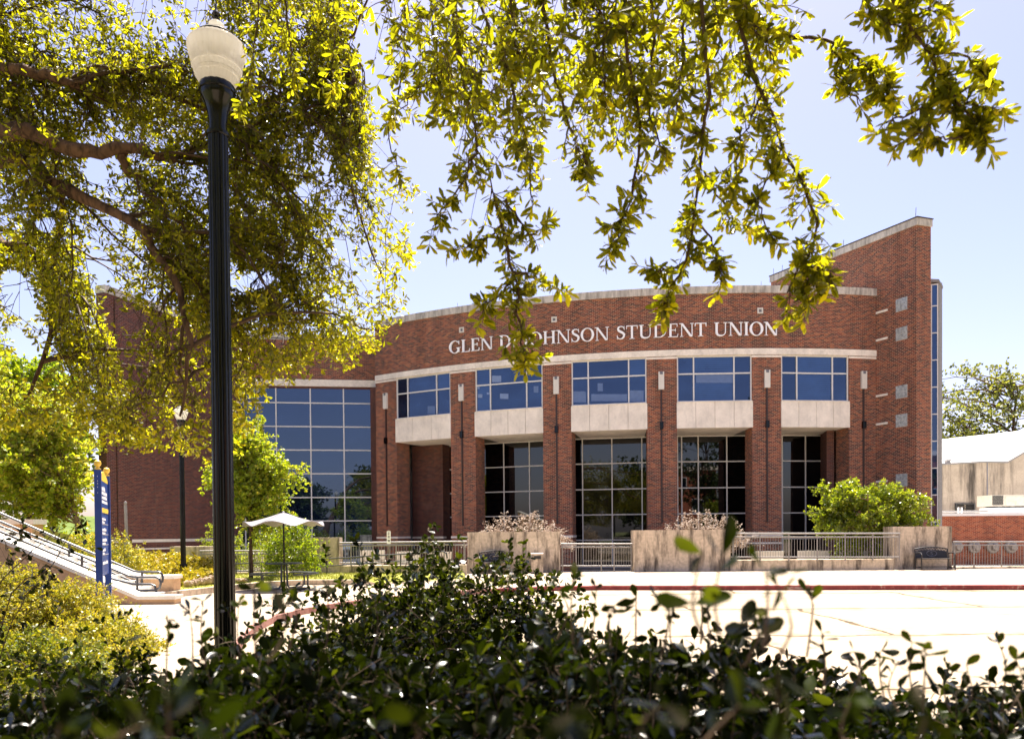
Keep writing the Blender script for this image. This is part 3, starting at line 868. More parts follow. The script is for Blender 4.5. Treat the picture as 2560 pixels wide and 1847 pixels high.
# vents on the wing parapet
for x, y in ((627, 868), (877, 872)):
    r = ray(x, y); o = WA - CAM[:2]; t = (o @ nW) / (r[:2] @ nW); p = CAM + r * t; b0 = p[:2]; z = p[2]
    def fr(mb, hw, d1, z0, z1, off=0.0):
        c = b0 + wd_ * off
        return mb.prism([tuple(c - wd_ * hw + nW * d1), tuple(c + wd_ * hw + nW * d1), tuple(c + wd_ * hw - nW * 0.05), tuple(c - wd_ * hw - nW * 0.05)], z0, z1)
    mb = MB(); fr(mb, 0.14, 0.05, z - 0.14, z - 0.075); fr(mb, 0.14, 0.05, z + 0.075, z + 0.14)
    fr(mb, 0.033, 0.05, z - 0.074, z + 0.074, -0.107); fr(mb, 0.033, 0.05, z - 0.074, z + 0.074, 0.107)
    v = mb.build('parapet_vent', M['sconce'], bl)
    fr(MB(), 0.073, 0.012, z - 0.073, z + 0.073).build('vent_grille', M['vent_dark'], v)

# ---- far left wing: blank brick wall with stone courses
LA = P(266, 1110, 36.0)[:2]; LB = WA.copy() + np.array([0.02, -0.05])
MB().obox(LA, LB, 0, 0.5, GZ, 13.2).build('side_wall', M['brick_dark'], bl)
MB().obox(LA, LB, -0.06, 0.55, 13.2, 13.56).build('coping', M['coping'], bl)
for z0, z1, e in ((1.40, 1.55, 0.04), (1.03, 1.11, 0.035), (0.74, 0.82, 0.03)):
    MB().obox(LA, LB, -e, 0.2, z0, z1).build('base_course', M['cast_stone'], bl)
lbk = LA + np.array([-0.05, 16.0])
MB().prism([tuple(LA + np.array([0.25, 0.5])), tuple(LB + np.array([0, 0.5])), tuple(LB + np.array([0, 9])), tuple(LA + np.array([0.5, 10]))], GZ, 13.1).build('side_volume', M['brick_dark'], bl)

# ---- wedge tower on the right
tA = np.array([15.35, 44.9]); tC = np.array([19.53, 36.67])
dT = (tA - tC) / np.linalg.norm(tA - tC)
tD = np.array([20.36, 36.93])
tE = tD + dT * 9.4
nT = np.array([-(-dT)[1], (-dT)[0]]) * -1.0        # outward normal of the long left face
if nT[0] > 0: nT = -nT
tw = MB(); tw.prism([tuple(tC), tuple(tD), tuple(tE), tuple(tA)], GZ, 16.28)
twr = tw.build('tower_wall', M['brick'], bl)
def grow(pts, e):
    c = np.mean(pts, 0); return [tuple(p + (p - c) / np.linalg.norm(p - c) * e) for p in pts]
ov = [tC + nT * 0.05 - dT * 0.06, tD - dT * 0.06 - nT * 0.05, tE + dT * 0.05 - nT * 0.05, tA + dT * 0.06 + nT * 0.05]
MB().prism([tuple(p) for p in ov], 16.283, 16.62).build('coping', M['coping'], bl)
ov2 = [tC + nT * 0.08 - dT * 0.09, tD - dT * 0.09 - nT * 0.08, tE + dT * 0.08 - nT * 0.08, tA + dT * 0.09 + nT * 0.08]
MB().prism([tuple(p) for p in ov2], 16.622, 16.67).build('roof_flashing', M['conduit'], bl)
def tower_pt(x, y):
    r = ray(x, y); o = tC - CAM[:2]; t = (o @ nT) / (r[:2] @ nT); return CAM + r * t
M['glass_block'] = simple('glass_block', (0.36, 0.38, 0.38), 0.12, 0, 0.5, 9)
def on_tower(s, z0, z1, hw, d0, d1):
    c = tC + dT * s
    return [tuple(c - dT * -hw + nT * d1), tuple(c - dT * hw + nT * d1), tuple(c - dT * hw + nT * d0), tuple(c - dT * -hw + nT * d0)]
for yc in (761, 834, 979, 1051, 1200):
    p = tower_pt(2254, yc); s = (p[:2] - tC) @ dT
    fr = MB()
    for i in (-1, 1):
        for j in (-1, 1):
            z = p[2] + j * 0.155
            fr.prism(on_tower(s + i * 0.155, 0, 0, 0.147, -0.05, -0.02 + 0.045), z - 0.147, z + 0.147)
    gb = fr.build('glass_block_window', M['glass_block'], bl, bevel=0.02)
    MB().prism(on_tower(s, 0, 0, 0.31, -0.05, 0.008), p[2] - 0.31, p[2] + 0.31).build('mortar_bed', M['sconce'], gb)
for yc in (779, 848, 988, 1059, 1203):
    p0 = tower_pt(2191, yc + 3.5); p1 = tower_pt(2219.5, yc - 3.5)
    s0 = (p0[:2] - tC) @ dT; s1 = (p1[:2] - tC) @ dT; z = (p0[2] + p1[2]) / 2
    MB().prism(on_tower((s0 + s1) / 2, 0, 0, abs(s0 - s1) / 2, -0.05, 0.05), z - 0.05, z + 0.05).build('stone_strip', M['limestone'], bl)
for yc in (747, 884, 1094):          # projecting brick courses
    p = tower_pt(2260, yc + 20)
    MB().prism([tuple(tC + nT * 0.008 - dT * 0.008), tuple(tD - dT * 0.008), tuple(tD + dT * 0.1), tuple(tC + dT * 2.0 + nT * 0.008)], p[2] - 0.07, p[2] + 0.07).build('brick_course', M['brick'], bl)
for x in (2303, 2103, 1950, 1928):
    p = tower_pt(min(x, 2285), 620); s = (p[:2] - tC) @ dT; c = tC + dT * s - nT * 0.15
    if x == 2303: c = tC - nT * 0.2 + dT * 0.2
    MB().tube([(*c, 16.6), (*(c + np.array([0.03, 0])), 16.67 + (0.55 if x == 2303 else 0.42))], 0.014, 6).build('lightning_rod', M['galv'], bl)

# ---- glazed stair bay on the tower's right side
sA = P(2326, 1000, 37.35)[:2]; sB = P(2344.5, 1000, 37.25)[:2]; sC = P(2353, 1000, 37.4)[:2]
zt = 13.75
MB().prism([tuple(sA + np.array([0, 0.1])), tuple(sB + np.array([0, 0.1])), tuple(sC + np.array([0, 0.1])), tuple(sC + dT * 7), tuple(sA + dT * 7)], GZ, zt - 0.3).build('stair_bay', M['roof_grey'], bl)
glazing(bl, sA - np.array([0, 0.02]), sB - np.array([0, 0.02]), GZ + 0.1, zt - 0.1, [], [z for z in np.arange(0.75, 13.2, 1.315)], M['glass_blue'], 'stair_glazing', 0.05, 0.06)
MB().obox(sB, sC, -0.05, 0.1, GZ, zt - 0.02).build('stair_bay_frame', M['galv'], bl)
MB().prism([tuple(sA + np.array([-0.05, -0.08])), tuple(sB + np.array([0.0, -0.1])), tuple(sC + np.array([0.06, -0.05])), tuple(sC + dT * 6.9), tuple(sA + dT * 6.9)], [zt, zt - 0.02, zt - 0.3, zt - 0.3, zt], [zt + 0.16, zt + 0.1, zt - 0.16, zt - 0.16, zt + 0.16]).build('stair_bay_roof', M['galv'], bl)

# ================================================================== ANNEX on the right
ax = thing('annex_building', 'stained concrete hall with white roof behind a low red brick wall', 'building', (28, 45, GZ))
b0 = P(2353, 1300, 42.0); X0 = 21.3
MB().box(X0, 46, 42.0, 42.35, GZ, 2.42).build('brick_wall', M['brick_red'], ax)
MB().box(X0, 46, 41.9, 42.45, 2.423, 2.58).build('wall_coping', M['roof_white'], ax)
MB().box(X0, 46, 42.46, 49.9, 2.2, 2.34).build('flat_roof', M['roof_white'], ax)
zl = lambda x, y: P(x, y, 50.0)
top = [zl(2340, 1166), zl(2457, 1156), zl(2517, 1157), zl(2562, 1131), zl(2760, 1020)]
cw = MB()
n = len(top)
xs = [p[0] for p in top]; zs = [p[2] for p in top]
xs[0] -= 2
for i in range(n - 1):
    cw.face([(xs[i], 50, 0), (xs[i + 1], 50, 0), (xs[i + 1], 50, zs[i + 1]), (xs[i], 50, zs[i])])
    cw.face([(xs[i], 50, zs[i]), (xs[i + 1], 50, zs[i + 1]), (xs[i + 1], 50.4, zs[i + 1]), (xs[i], 50.4, zs[i])])
    cw.face([(xs[i + 1], 50.4, 0), (xs[i], 50.4, 0), (xs[i], 50.4, zs[i]), (xs[i + 1], 50.4, zs[i + 1])])
cw.build('concrete_wall', M['concrete_far'], ax)
js = P(2468, 1220, 50)[0]
MB().box(js - 0.04, js + 0.04, 49.985, 50.0, 2.4, 6.05).build('wall_joint', M['vent_dark'], ax)
fl = MB()
for i in range(n - 1):
    d0 = 0.1
    fl.face([(xs[i], 49.9, zs[i] - .02), (xs[i + 1], 49.9, zs[i + 1] - .02), (xs[i + 1], 49.9, zs[i + 1] + .1), (xs[i], 49.9, zs[i] + .1)])
    fl.face([(xs[i], 49.9, zs[i] + .1), (xs[i + 1], 49.9, zs[i + 1] + .1), (xs[i + 1], 50.5, zs[i + 1] + .1), (xs[i], 50.5, zs[i] + .1)])
fl.build('roof_flashing', M['galv'], ax)
ra, rb = P(2345, 1099, 66), P(2566, 1075, 66)
rc2 = P(2800, 1049, 66)
rr = MB()
rr.face([(xs[0], 50.45, zs[0]), (xs[1], 50.45, zs[1]), (xs[2], 50.45, zs[2]), tuple(rb), (ra[0] - 3, 66, ra[2] - 0.3)])
rr.face([(xs[2], 50.45, zs[2]), (xs[3], 50.45, zs[3]), (xs[4], 50.45, zs[4]), tuple(rc2), tuple(rb)])
rr.build('sloped_roof', M['roof_white'], ax)
vp = P(2370, 1158, 51.5)
mbv = MB(); mbv.box(vp[0] - .14, vp[0] + .14, 51.4, 51.7, vp[2] - .4, vp[2] + .18); mbv.box(vp[0] - .19, vp[0] + .19, 51.35, 51.75, vp[2] + .18, vp[2] + .25)
mbv.build('roof_vent', M['galv'], ax)
lx0, lx1 = P(2391, 1270, 49.9)[0], P(2434, 1270, 49.9)[0]; lz0, lz1 = 2.42, P(2391, 1260, 49.9)[2]
lv = MB()
for i in range(9):
    z = lz0 + (lz1 - lz0) * i / 9
    for a, b in ((lx0, (lx0 + lx1) / 2 - .03), ((lx0 + lx1) / 2 + .03, lx1)):
        lv.face([(a, 49.86, z), (b, 49.86, z), (b, 49.98, z + (lz1 - lz0) / 9 * 0.9), (a, 49.98, z + (lz1 - lz0) / 9 * 0.9)])
lv.box(lx0 - .06, lx0, 49.84, 49.99, lz0, lz1 + .05); lv.box(lx1, lx1 + .06, 49.84, 49.99, lz0, lz1 + .05); lv.box(lx0, lx1, 49.84, 49.99, lz1, lz1 + .05)
lv.build('louvre', M['louver'], ax)
pz = P(2440, 1278, 46)[2]
MB().tube([(X0 + 2.2, 46, pz), (P(2470, 1278, 46)[0], 46, pz)], 0.06, 8).build('roof_pipe', M['galv'], ax)
pj = MB()
for x in (2396, 2404): pj.tube([(P(x, 1278, 45.8)[0], 45.8, pz - .3), (P(x, 1278, 45.8)[0], 45.8, pz + .25)], 0.05, 8)
pj.build('roof_pipe', M['white_metal'], ax)
for i, x in enumerate((2395, 2440, 2486, 2532)):           # round hooded wall exhausts
    c = P(x, 1367, 41.7)
    prof = [(0.0, 0.42), (0.16, 0.40), (0.20, 0.30), (0.20, 0.22), (0.32, 0.2), (0.36, 0.14), (0.30, 0.06), (0.24, 0.0)]
    mb = MB(); mb.lathe(prof[::-1], n=20)
    mb.v = [(c[0] + vx, 42.0 - vz * 1.2, c[2] + vy) for vx, vy, vz in mb.v]
    mb.build('exhaust_hood', M['galv'], ax, smooth=True)
ac = thing('air_conditioner', 'cream rooftop air conditioning unit on the low roof in front of the stained hall', 'air conditioner', (27, 46, 2.34))
a0, a1 = P(2478, 1250, 46)[0], P(2478, 1250, 46)[0] + 3.4
z0, z1 = P(2478, 1265, 46)[2], P(2478, 1237, 46)[2]
MB().box(a0, a1, 46, 47.4, z0, z1).build('housing', M['ac'], ax if False else ac, bevel=0.02)
cg = MB()
for i in range(12): cg.box(a0 + .08 + i * .055, a0 + .10 + i * .055, 45.97, 46.0, z0 + .06, z1 - .05)
for j in range(7): cg.box(a0 + .06, a0 + .75, 45.98, 45.995, z0 + .08 + j * .09, z0 + .1 + j * .09)
cg.build('coil_grille', M['louver'], ac)
dp = MB()
for i, (u0, u1, v0, v1) in enumerate(((.85, 1.4, .05, .45), (.85, 1.5, .5, .9), (1.5, 2.3, .1, .9), (2.4, 3.3, .1, .9))):
    dp.box(a0 + u0, a0 + u1, 45.975, 46.0, z0 + (z1 - z0) * v0, z0 + (z1 - z0) * v1)
dp.build('access_panel', M['ac'], ac)
MB().box(a0 + 0.1, a1, 46.05, 47.3, 2.34, z0 - 0.09).build('base', M['roof_white'], ac)
ft = MB()
for i in range(4): ft.box(a0 + .4 + i * .85, a0 + .65 + i * .85, 46.1, 47.2, z0 - .09, z0)
ft.build('foot', M['louver'], ac)

# ================================================================== PLAZA WALLS AND RAILINGS
def wall(name, label, x0, x1, ytop, Y, th=0.55, z0=None, group=None, Y1=None, ytop1=None):
    Y1 = Y1 or Y
    a, b = P(x0, ytop, Y), P(x1, ytop1 or ytop, Y1)
    zt = a[2]; zt1 = b[2] if ytop1 else a[2]
    z0 = GZ - 0.1 if z0 is None else z0
    mb = MB()
    d = (b - a)[:2]; d /= np.linalg.norm(d); nrm = np.array([-d[1], d[0]])
    mb.prism([a[:2], b[:2], b[:2] + nrm * th, a[:2] + nrm * th], z0, [zt, zt1, zt1, zt])
    t = thing(name, label, 'wall', (a[0], Y, z0), group)
    mb.build('wall_body', M['concrete'], t, bevel=0.015)
    return t
wall('planter_wall', 'stained concrete planter wall behind the bench and the litter bin', 1168, 1400, 1330, 29.9, 0.7)
wall('planter_wall', 'dark streaked concrete planter wall right of the gap with the short railing', 1584, 1826, 1325, 29.9, 0.7)
wall('low_wall', 'long low stained concrete wall under the railing in front of the bushy tree', 1827, 2236, 1400, 29.6, 0.5)
wall('planter_wall', 'streaked concrete block wall standing behind the black bench at the right', 2232, 2380, 1316, 29.95, 0.8)
wall('low_wall', 'low concrete footing under the railing with round exhausts behind', 2381, 2760, 1417, 29.9, 0.4)
wall('planter_wall', 'pale concrete block wall right of the umbrella', 732, 847, 1344, 28.4, 0.6)
wall('low_wall', 'low concrete wall under the railing behind the lawn', 848, 1166, 1414, 28.4, 0.45)
wall('planter_wall', 'pale concrete block wall behind the far lamp post', 424, 525, 1366, 28.4, 0.6)
wall('low_wall', 'low concrete edge under the railing behind the young maple', 526, 731, 1431, 28.4, 0.4)

def railing(label, x0, x1, yt, y2, yb, Y, posts, yt1=None, group=None, Y1=None, foot=None):
    Y1 = Y1 or Y
    k = 0.0 if yt1 is None else (yt1 - yt)
    a, b = P(x0, yt, Y), P(x1, yt + k, Y1)
    a2, b2 = P(x0, y2, Y), P(x1, y2 + k, Y1)
    a3, b3 = P(x0, yb, Y), P(x1, yb + k, Y1)
    zf = foot if foot is not None else min(a3[2], b3[2]) - 0.12
    t = thing('railing', label, 'railing', (a[0], Y, zf), group)
    MB().tube([a, b], 0.032, 8).build('top_rail', M['galv'], t, smooth=True)
    MB().tube([a2, b2], 0.026, 8).build('middle_rail', M['galv'], t, smooth=True)
    MB().tube([a3, b3], 0.024, 8).build('bottom_rail', M['galv'], t, smooth=True)
    L = abs(b[0] - a[0])
    fs = [(P(x, yt, Y)[0] - a[0]) / (b[0] - a[0]) for x in posts]
    for f in fs:
        p = a + (b - a) * f
        MB().tube([(p[0], p[1] + 0.002, zf), (p[0], p[1] + 0.002, p[2])], 0.027, 8).build('post', M['galv'], t, smooth=True)
    ed = [0.0] + [f for f in fs if 0.02 < f < 0.98] + [1.0]
    for i in range(len(ed) - 1):
        mb = MB(); n = max(2, int(round(L * (ed[i + 1] - ed[i]) / 0.105)))
        for j in range(1, n):
            f = ed[i] + (ed[i + 1] - ed[i]) * j / n
            p, q = a2 + (b2 - a2) * f, a3 + (b3 - a3) * f
            mb.tube([q, p], 0.0095, 5, cap=False)
        mb.build('baluster_panel', M['galv'], t)
    return t
railing('short steel railing closing the gap between two planter walls', 1402, 1583, 1359, 1367, 1414, 30.2, (1406, 1440, 1503, 1535, 1578), foot=0.1)
railing('steel railing on the low wall in front of the bushy tree', 1828, 2250, 1333, 1342, 1392, 29.5, (1832, 1900, 1972, 2043, 2113, 2182, 2248))
railing('steel railing in front of the low red brick wall with round exhausts', 2382, 2700, 1354, 1362, 1413, 30.0, (2385, 2435, 2504, 2572, 2640))
railing('steel railing on the low wall behind the lawn and sign', 831, 1167, 1357, 1364, 1407, 28.5, (834, 877, 932, 990, 1050, 1110, 1160), yt1=1353)
railing('steel railing behind the young maple and umbrella', 499, 744, 1377, 1385, 1427, 28.2, (503, 560, 622, 684, 740), yt1=1376)
# two-pipe ramp handrail
hr = thing('ramp_handrail', 'thin dark two pipe handrail sloping up behind the lawn', 'handrail', (P(800, 1420, 27.6)[0], 27.6, 0.2))
hp = [P(478, 1425, 27.6), P(481, 1417, 27.6), P(490, 1414, 27.6), P(700, 1404, 27.6), P(1090, 1379, 27.6), P(1108, 1378, 27.6), P(1116, 1383, 27.6), P(1118, 1395, 27.6)]
MB().tube(hp, 0.026, 8).build('top_rail', M['dark_rail'], hr, smooth=True)
MB().tube([P(500, 1433, 27.6), P(700, 1423, 27.6), P(1100, 1395, 27.6)], 0.022, 8).build('lower_rail', M['dark_rail'], hr, smooth=True)
for x in (536, 590, 653, 733, 817, 907, 1001, 1098):
    p = P(x, float(np.interp(x, [490, 700, 1090], [1414, 1404, 1379])), 27.6)
    MB().tube([(p[0], 27.6, 0.1), p], 0.024, 8).build('post', M['dark_rail'], hr, smooth=True)

# lawn strip with its kerb wall
lawn_px = [(430, 1478), (560, 1464), (660, 1454), (760, 1449), (907, 1449)]
LZ = 0.30
lf = [PZ(x, y, LZ)[:2] for x, y in lawn_px] + [np.array([PZ(948, 1459, 0.16)[0] + 0.0, 23.6]), np.array([-1.6, 25.5])]
kerbz = [LZ, LZ, LZ, LZ, LZ, 0.17, 0.16]
kw = MB()
for i in range(len(lf) - 1):
    a, b = lf[i], lf[i + 1]; d = (b - a) / np.linalg.norm(b - a); n_ = np.array([-d[1], d[0]])
    kw.prism([a, b, b + n_ * 0.2, a + n_ * 0.2], 0.0, [kerbz[i], kerbz[i + 1], kerbz[i + 1], kerbz[i]])
kt = thing('kerb_wall', 'low tan concrete edging wall in front of the lawn and rocks', 'edging', (lf[2][0], lf[2][1], 0.1))
kw.build('edging_body', M['concrete'], kt)
lawn = MB(); lin = [p + np.array([0.02, 0.12]) for p in lf]
poly = lin + [np.array([-1.8, 28.3]), np.array([-17.0, 28.3]), np.array([-17.0, 21.0])]
lz = [LZ - 0.02] * 5 + [0.15, 0.15] + [0.24, 0.24, 0.3]
lawn.prism(poly, 0.0, lz)
tag(lawn.build('lawn', M['turf']), kind='structure')

# ================================================================== BENCHES, BIN, SEATS
def metal_bench(label, loc, wd=1.2, rz=0.0):
    t = thing('park_bench', label, 'bench', loc, 'black metal benches against the concrete walls', rz)
    h = wd / 2
    bk = MB()
    # back plate with an arched top rail and a lattice edge, leaning back
    def bp(x, z): return (x, 0.27 + (z - 0.42) * 0.18, z)
    arch = lambda x: 0.80 + 0.07 * (1 - (x / h) ** 2)
    bk.tube([bp(x, arch(x)) for x in np.linspace(-h, h, 11)], 0.022, 8)
    bk.tube([bp(-h, 0.47), bp(h, 0.47)], 0.02, 8)
    for x in (-h, h): bk.tube([bp(x, 0.42), bp(x, arch(x))], 0.022, 8)
    bk.build('back_frame', M['bench_black'], t, smooth=True, local=True)
    pl = MB(); xs = np.linspace(-h + .03, h - .03, 12)
    for i in range(11):
        a, b = xs[i], xs[i + 1]
        za, zb = arch(a) - 0.10, arch(b) - 0.10
        p = [bp(a, 0.49), bp(b, 0.49), bp(b, zb), bp(a, za)]
        pl.face(p); pl.face([(q[0], q[1] + 0.012, q[2]) for q in p[::-1]])
        # lattice triangles between plate and arched rail
        m = (a + b) / 2
        pl.tube([bp(a, za), bp(m, arch(m) - 0.02)], 0.008, 5, cap=False); pl.tube([bp(m, arch(m) - 0.02), bp(b, zb)], 0.008, 5, cap=False)
    pl.build('back_panel', M['bench_black'], t, local=True)
    em = MB(); em.tube([(0.19 * math.cos(q), bp(0, 0.63 + 0.11 * math.sin(q))[1] - 0.012, 0.63 + 0.11 * math.sin(q)) for q in np.linspace(0, 2 * PI, 25)], 0.011, 6)
    em.tube([(x, bp(0, z)[1] - 0.012, z) for x, z in ((0.05, 0.68), (0.0, 0.69), (-0.04, 0.66), (0.0, 0.63), (0.04, 0.60), (0.0, 0.565), (-0.05, 0.58))], 0.010, 6)
    em.build('emblem', M['vent_dark'], t, smooth=True, local=True)
    st = MB()
    for j in range(7): st.box(-h, h, -0.22 + j * 0.067, -0.22 + j * 0.067 + 0.05, 0.42 + 0.004 * math.sin(j), 0.445)
    st.build('seat', M['bench_black'], t, local=True)
    for s in (-h, h):
        lg = MB(); lg.tube([(s, -0.23, 0.0), (s, -0.21, 0.40), (s, -0.22, 0.60), (s, -0.16, 0.66), (s, 0.05, 0.66), (s, 0.30, 0.64)], 0.024, 8)
        lg.build('front_leg', M['bench_black'], t, smooth=True, local=True)
        lr = MB(); lr.tube([(s, 0.32, 0.0), (s, 0.27, 0.43)], 0.024, 8); lr.tube([(s, -0.23, 0.10), (s, 0.315, 0.10)], 0.016, 6)
        lr.build('rear_leg', M['bench_black'], t, smooth=True, local=True)
    MB().tube([(-h, 0.05, 0.12), (h, 0.05, 0.12)], 0.014, 6).build('stretcher', M['bench_black'], t, smooth=True, local=True)
    return t
p = PZ(2335, 1432, 0.14)
metal_bench('black metal bench in front of the streaked concrete block at the right', (P(2337, 1432, 29.3)[0], 29.25, 0.14), 1.24, math.radians(-3))
metal_bench('black metal bench half hidden by the hedge, beside the litter bin', (P(1237, 1428, 29.4)[0], 29.3, 0.14), 1.16, math.radians(2))

bn = thing('litter_bin', 'square tan litter bin with dark slot against the planter wall', 'bin', (P(1343, 1430, 29.3)[0], 29.3, 0.14))
bm = MB(); bm.box(-0.22, 0.22, -0.22, 0.22, 0.03, 0.73); bm.build('body', M['concrete'], bn, local=True, bevel=0.02)
MB().box(-0.235, 0.235, -0.235, 0.235, 0.733, 0.78).build('lid', M['panel'], bn, local=True, bevel=0.012)
MB().box(-0.12, 0.14, -0.228, -0.2, 0.56, 0.68).build('slot', M['bench_black'], bn, local=True)
MB().box(-0.2, 0.2, -0.2, 0.2, 0.0, 0.03).build('base', M['bench_black'], bn, local=True)

def concrete_bench(label, loc, rz=0.0, logo=False, hw=0.66):
    t = thing('concrete_bench', label, 'bench', loc, 'white cast stone benches on the lower plaza', rz)
    pb = MB()
    y = lambda z: -0.02 - (z - 0.45) * 0.25
    pb.prism([(-hw, 0), (hw, 0), (hw, 0.09), (-hw, 0.09)], 0.50, 0.93)
    pb.v = [(a, b + y(c), c) for a, b, c in pb.v]
    bp_ = pb.build('backrest', M['cast_stone'], t, local=True, bevel=0.012)
    if logo:
        l = MB(); l.box(-0.17, 0.17, -0.006, 0.0, 0.66, 0.76); l.v = [(a, b + y(c), c) for a, b, c in l.v]
        l.build('plaque', M['rock'], t, local=True)
    MB().box(-hw, hw, 0.03, 0.5, 0.40, 0.498).build('seat', M['cast_stone'], t, local=True, bevel=0.012)
    for s in (-hw * 0.7, hw * 0.36):
        lg = MB(); lg.prism([(s, -0.18), (s + 0.24, -0.18), (s + 0.24, 0.42), (s, 0.42)], 0.0, 0.398)
        lg.v = [(a - (0.398 - c) * 0.35 * (1 if s < 0 else 1), b, c) for a, b, c in lg.v]
        lg.build('leg', M['cast_stone'], t, local=True, bevel=0.01)
    return t
BZ = GZ + 0.03
for lab, x, yt, Y in (
    ('white cast stone bench behind the railing, directly right of the pale twiggy shrub', 1918, 1377, 31.9),
    ('white cast stone bench behind the railing, middle of the three before the bushy tree', 2032, 1376, 31.9),
    ('white cast stone bench half behind the leaves of the bushy tree', 2137, 1376, 31.9)):
    q = P(x, yt, Y); concrete_bench(lab, (q[0], Y, q[2] - 0.93), 0.0)
for lab, x, yt, Y, r in (
    ('white bench with plaque behind the railing, just left of the small white sign', 932, 1375, 31.5, 0.1),
    ('white bench with plaque behind the railing, just right of the small white sign', 1019, 1378, 31.5, 0.06),
    ('white bench with plaque partly hidden by the hedge top and handrail end', 1098, 1379, 31.5, 0.4),
    ('white bench with plaque behind the trunk of the young maple', 630, 1377, 31.6, -0.1),
    ('white bench with plaque behind the pole of the umbrella', 709, 1377, 31.6, 0.1)):
    q = P(x, yt, Y); concrete_bench(lab, (q[0], Y, q[2] - 0.93), r, True, 0.5)

# small white sign on a thin pole
sg = thing('parking_sign', 'small tall white sign on a thin grey post by the lawn', 'sign', (P(973, 1440, 27.0)[0], 27.0, 0.25))
MB().tube([(0, 0.012, -0.1), (0, 0.012, 1.62)], 0.016, 8).build('pole', M['galv'], sg, local=True)
zt_ = P(973, 1327, 27.0)[2] - 0.25; zb_ = P(973, 1359, 27.0)[2] - 0.25
MB().box(-0.068, 0.068, -0.012, 0.0, zb_, zt_).build('plate', M['sign_white'], sg, local=True)
mk = MB()
for z, hh, ww in ((0.88, 0.022, 0.035), (0.76, 0.02, 0.03), (0.62, 0.025, 0.035), (0.5, 0.022, 0.033), (0.27, 0.04, 0.04)):
    zc = zb_ + (zt_ - zb_) * z
    mk.box(-ww, ww, -0.0145, -0.013, zc - hh / 2, zc + hh / 2)
    mk.box(-ww * .3, ww * .9, -0.0155, -0.0146, zc - hh * 1.1, zc - hh * 0.7)
mk.build('lettering', M['sign_ink'], sg, local=True)

# ================================================================== UMBRELLA AND PICNIC TABLE
ux, uy = P(711, 1467, 22.0)[0], 22.0
um = thing('patio_umbrella', 'pale wavy edged metal umbrella over the round dark table', 'umbrella', (ux, uy, 0.14))
V, FQ = [], []
nr, na = 12, 72
zt_ = P(711, 1281, 22.0)[2] - 0.14
for i in range(nr + 1):
    r = i / nr
    for k in range(na):
        th = 2 * PI * k / na + 0.55
        rib = abs(math.sin(3 * th))
        z = zt_ - 0.45 * (r ** 1.12) + 0.15 * r ** 2.2 * rib ** 1.3 - 0.0 + (0.05 * max(0, r - 0.88) / 0.12)
        R_ = 1.17 * r * (1 - 0.05 * r * rib)
        V.append((R_ * math.cos(th), R_ * math.sin(th), z))
um_mb = MB(); um_mb.v = V
for i in range(nr):
    for k in range(na):
        k2 = (k + 1) % na
        um_mb.f.append([i * na + k, (i + 1) * na + k, (i + 1) * na + k2, i * na + k2]); um_mb.uv.append(None)
cn = um_mb.build('canopy', M['canvas'], um, smooth=False, local=True)
cn.data.polygons.foreach_set('use_smooth', [True] * len(cn.data.polygons))
md = cn.modifiers.new('thick', 'SOLIDIFY'); md.thickness = 0.012
sm = MB()
for k in range(6):
    th = (PI / 3) * k + 0.0
    pts = []
    for i in range(1, nr + 1):
        r = i / nr; t2 = th; rib = abs(math.sin(3 * (t2)))
        z = zt_ - 0.45 * (r ** 1.12) + 0.15 * r ** 2.2 * rib ** 1.3 + (0.05 * max(0, r - 0.88) / 0.12) + 0.004
        pts.append((1.17 * r * math.cos(t2), 1.17 * r * math.sin(t2), z))
    sm.tube(pts, 0.010, 5)
sm.build('seam', M['canvas'], cn, local=True)
MB().tube([(0, 0, 0.0), (0, 0, zt_ - 0.05)], 0.025, 10).build('pole', M['black'], um, smooth=True, local=True)
MB().lathe([(0.0, zt_ + 0.05), (0.03, zt_ + 0.03), (0.045, zt_), (0.03, zt_ - 0.05)][::-1], n=12).build('finial', M['canvas'], um, smooth=True, local=True)

pt = thing('picnic_table', 'round dark metal picnic table with attached curved seats under the umbrella', 'table', (ux, uy, 0.14))
tb = MB(); tb.lathe([(0.03, 0.73), (0.53, 0.73), (0.545, 0.745), (0.53, 0.765), (0.03, 0.765)], n=32); tb.build('table_top', M['table_dark'], pt, smooth=True, local=True)
for k in range(4):
    c = PI / 4 + k * PI / 2 + 0.35
    sb = MB()
    pts0, pts1 = [], []
    for a in np.linspace(c - 0.52, c + 0.52, 9): pts0.append((0.72, a)); pts1.append((1.0, a))
    poly = [(r * math.cos(a), r * math.sin(a)) for r, a in pts1] + [(r * math.cos(a), r * math.sin(a)) for r, a in pts0[::-1]]
    sb.prism(poly, 0.43, 0.46); sb.build('seat', M['table_dark'], pt, local=True, bevel=0.008)
    lg = MB(); d = np.array([math.cos(c), math.sin(c)])
    lg.tube([(*(d * 0.10), 0.70), (*(d * 0.12), 0.12), (*(d * 0.2), 0.03), (*(d * 0.75), 0.025), (*(d * 0.86), 0.08), (*(d * 0.86), 0.42)], 0.024, 8)
    lg.build('leg', M['table_dark'], pt, smooth=True, local=True)

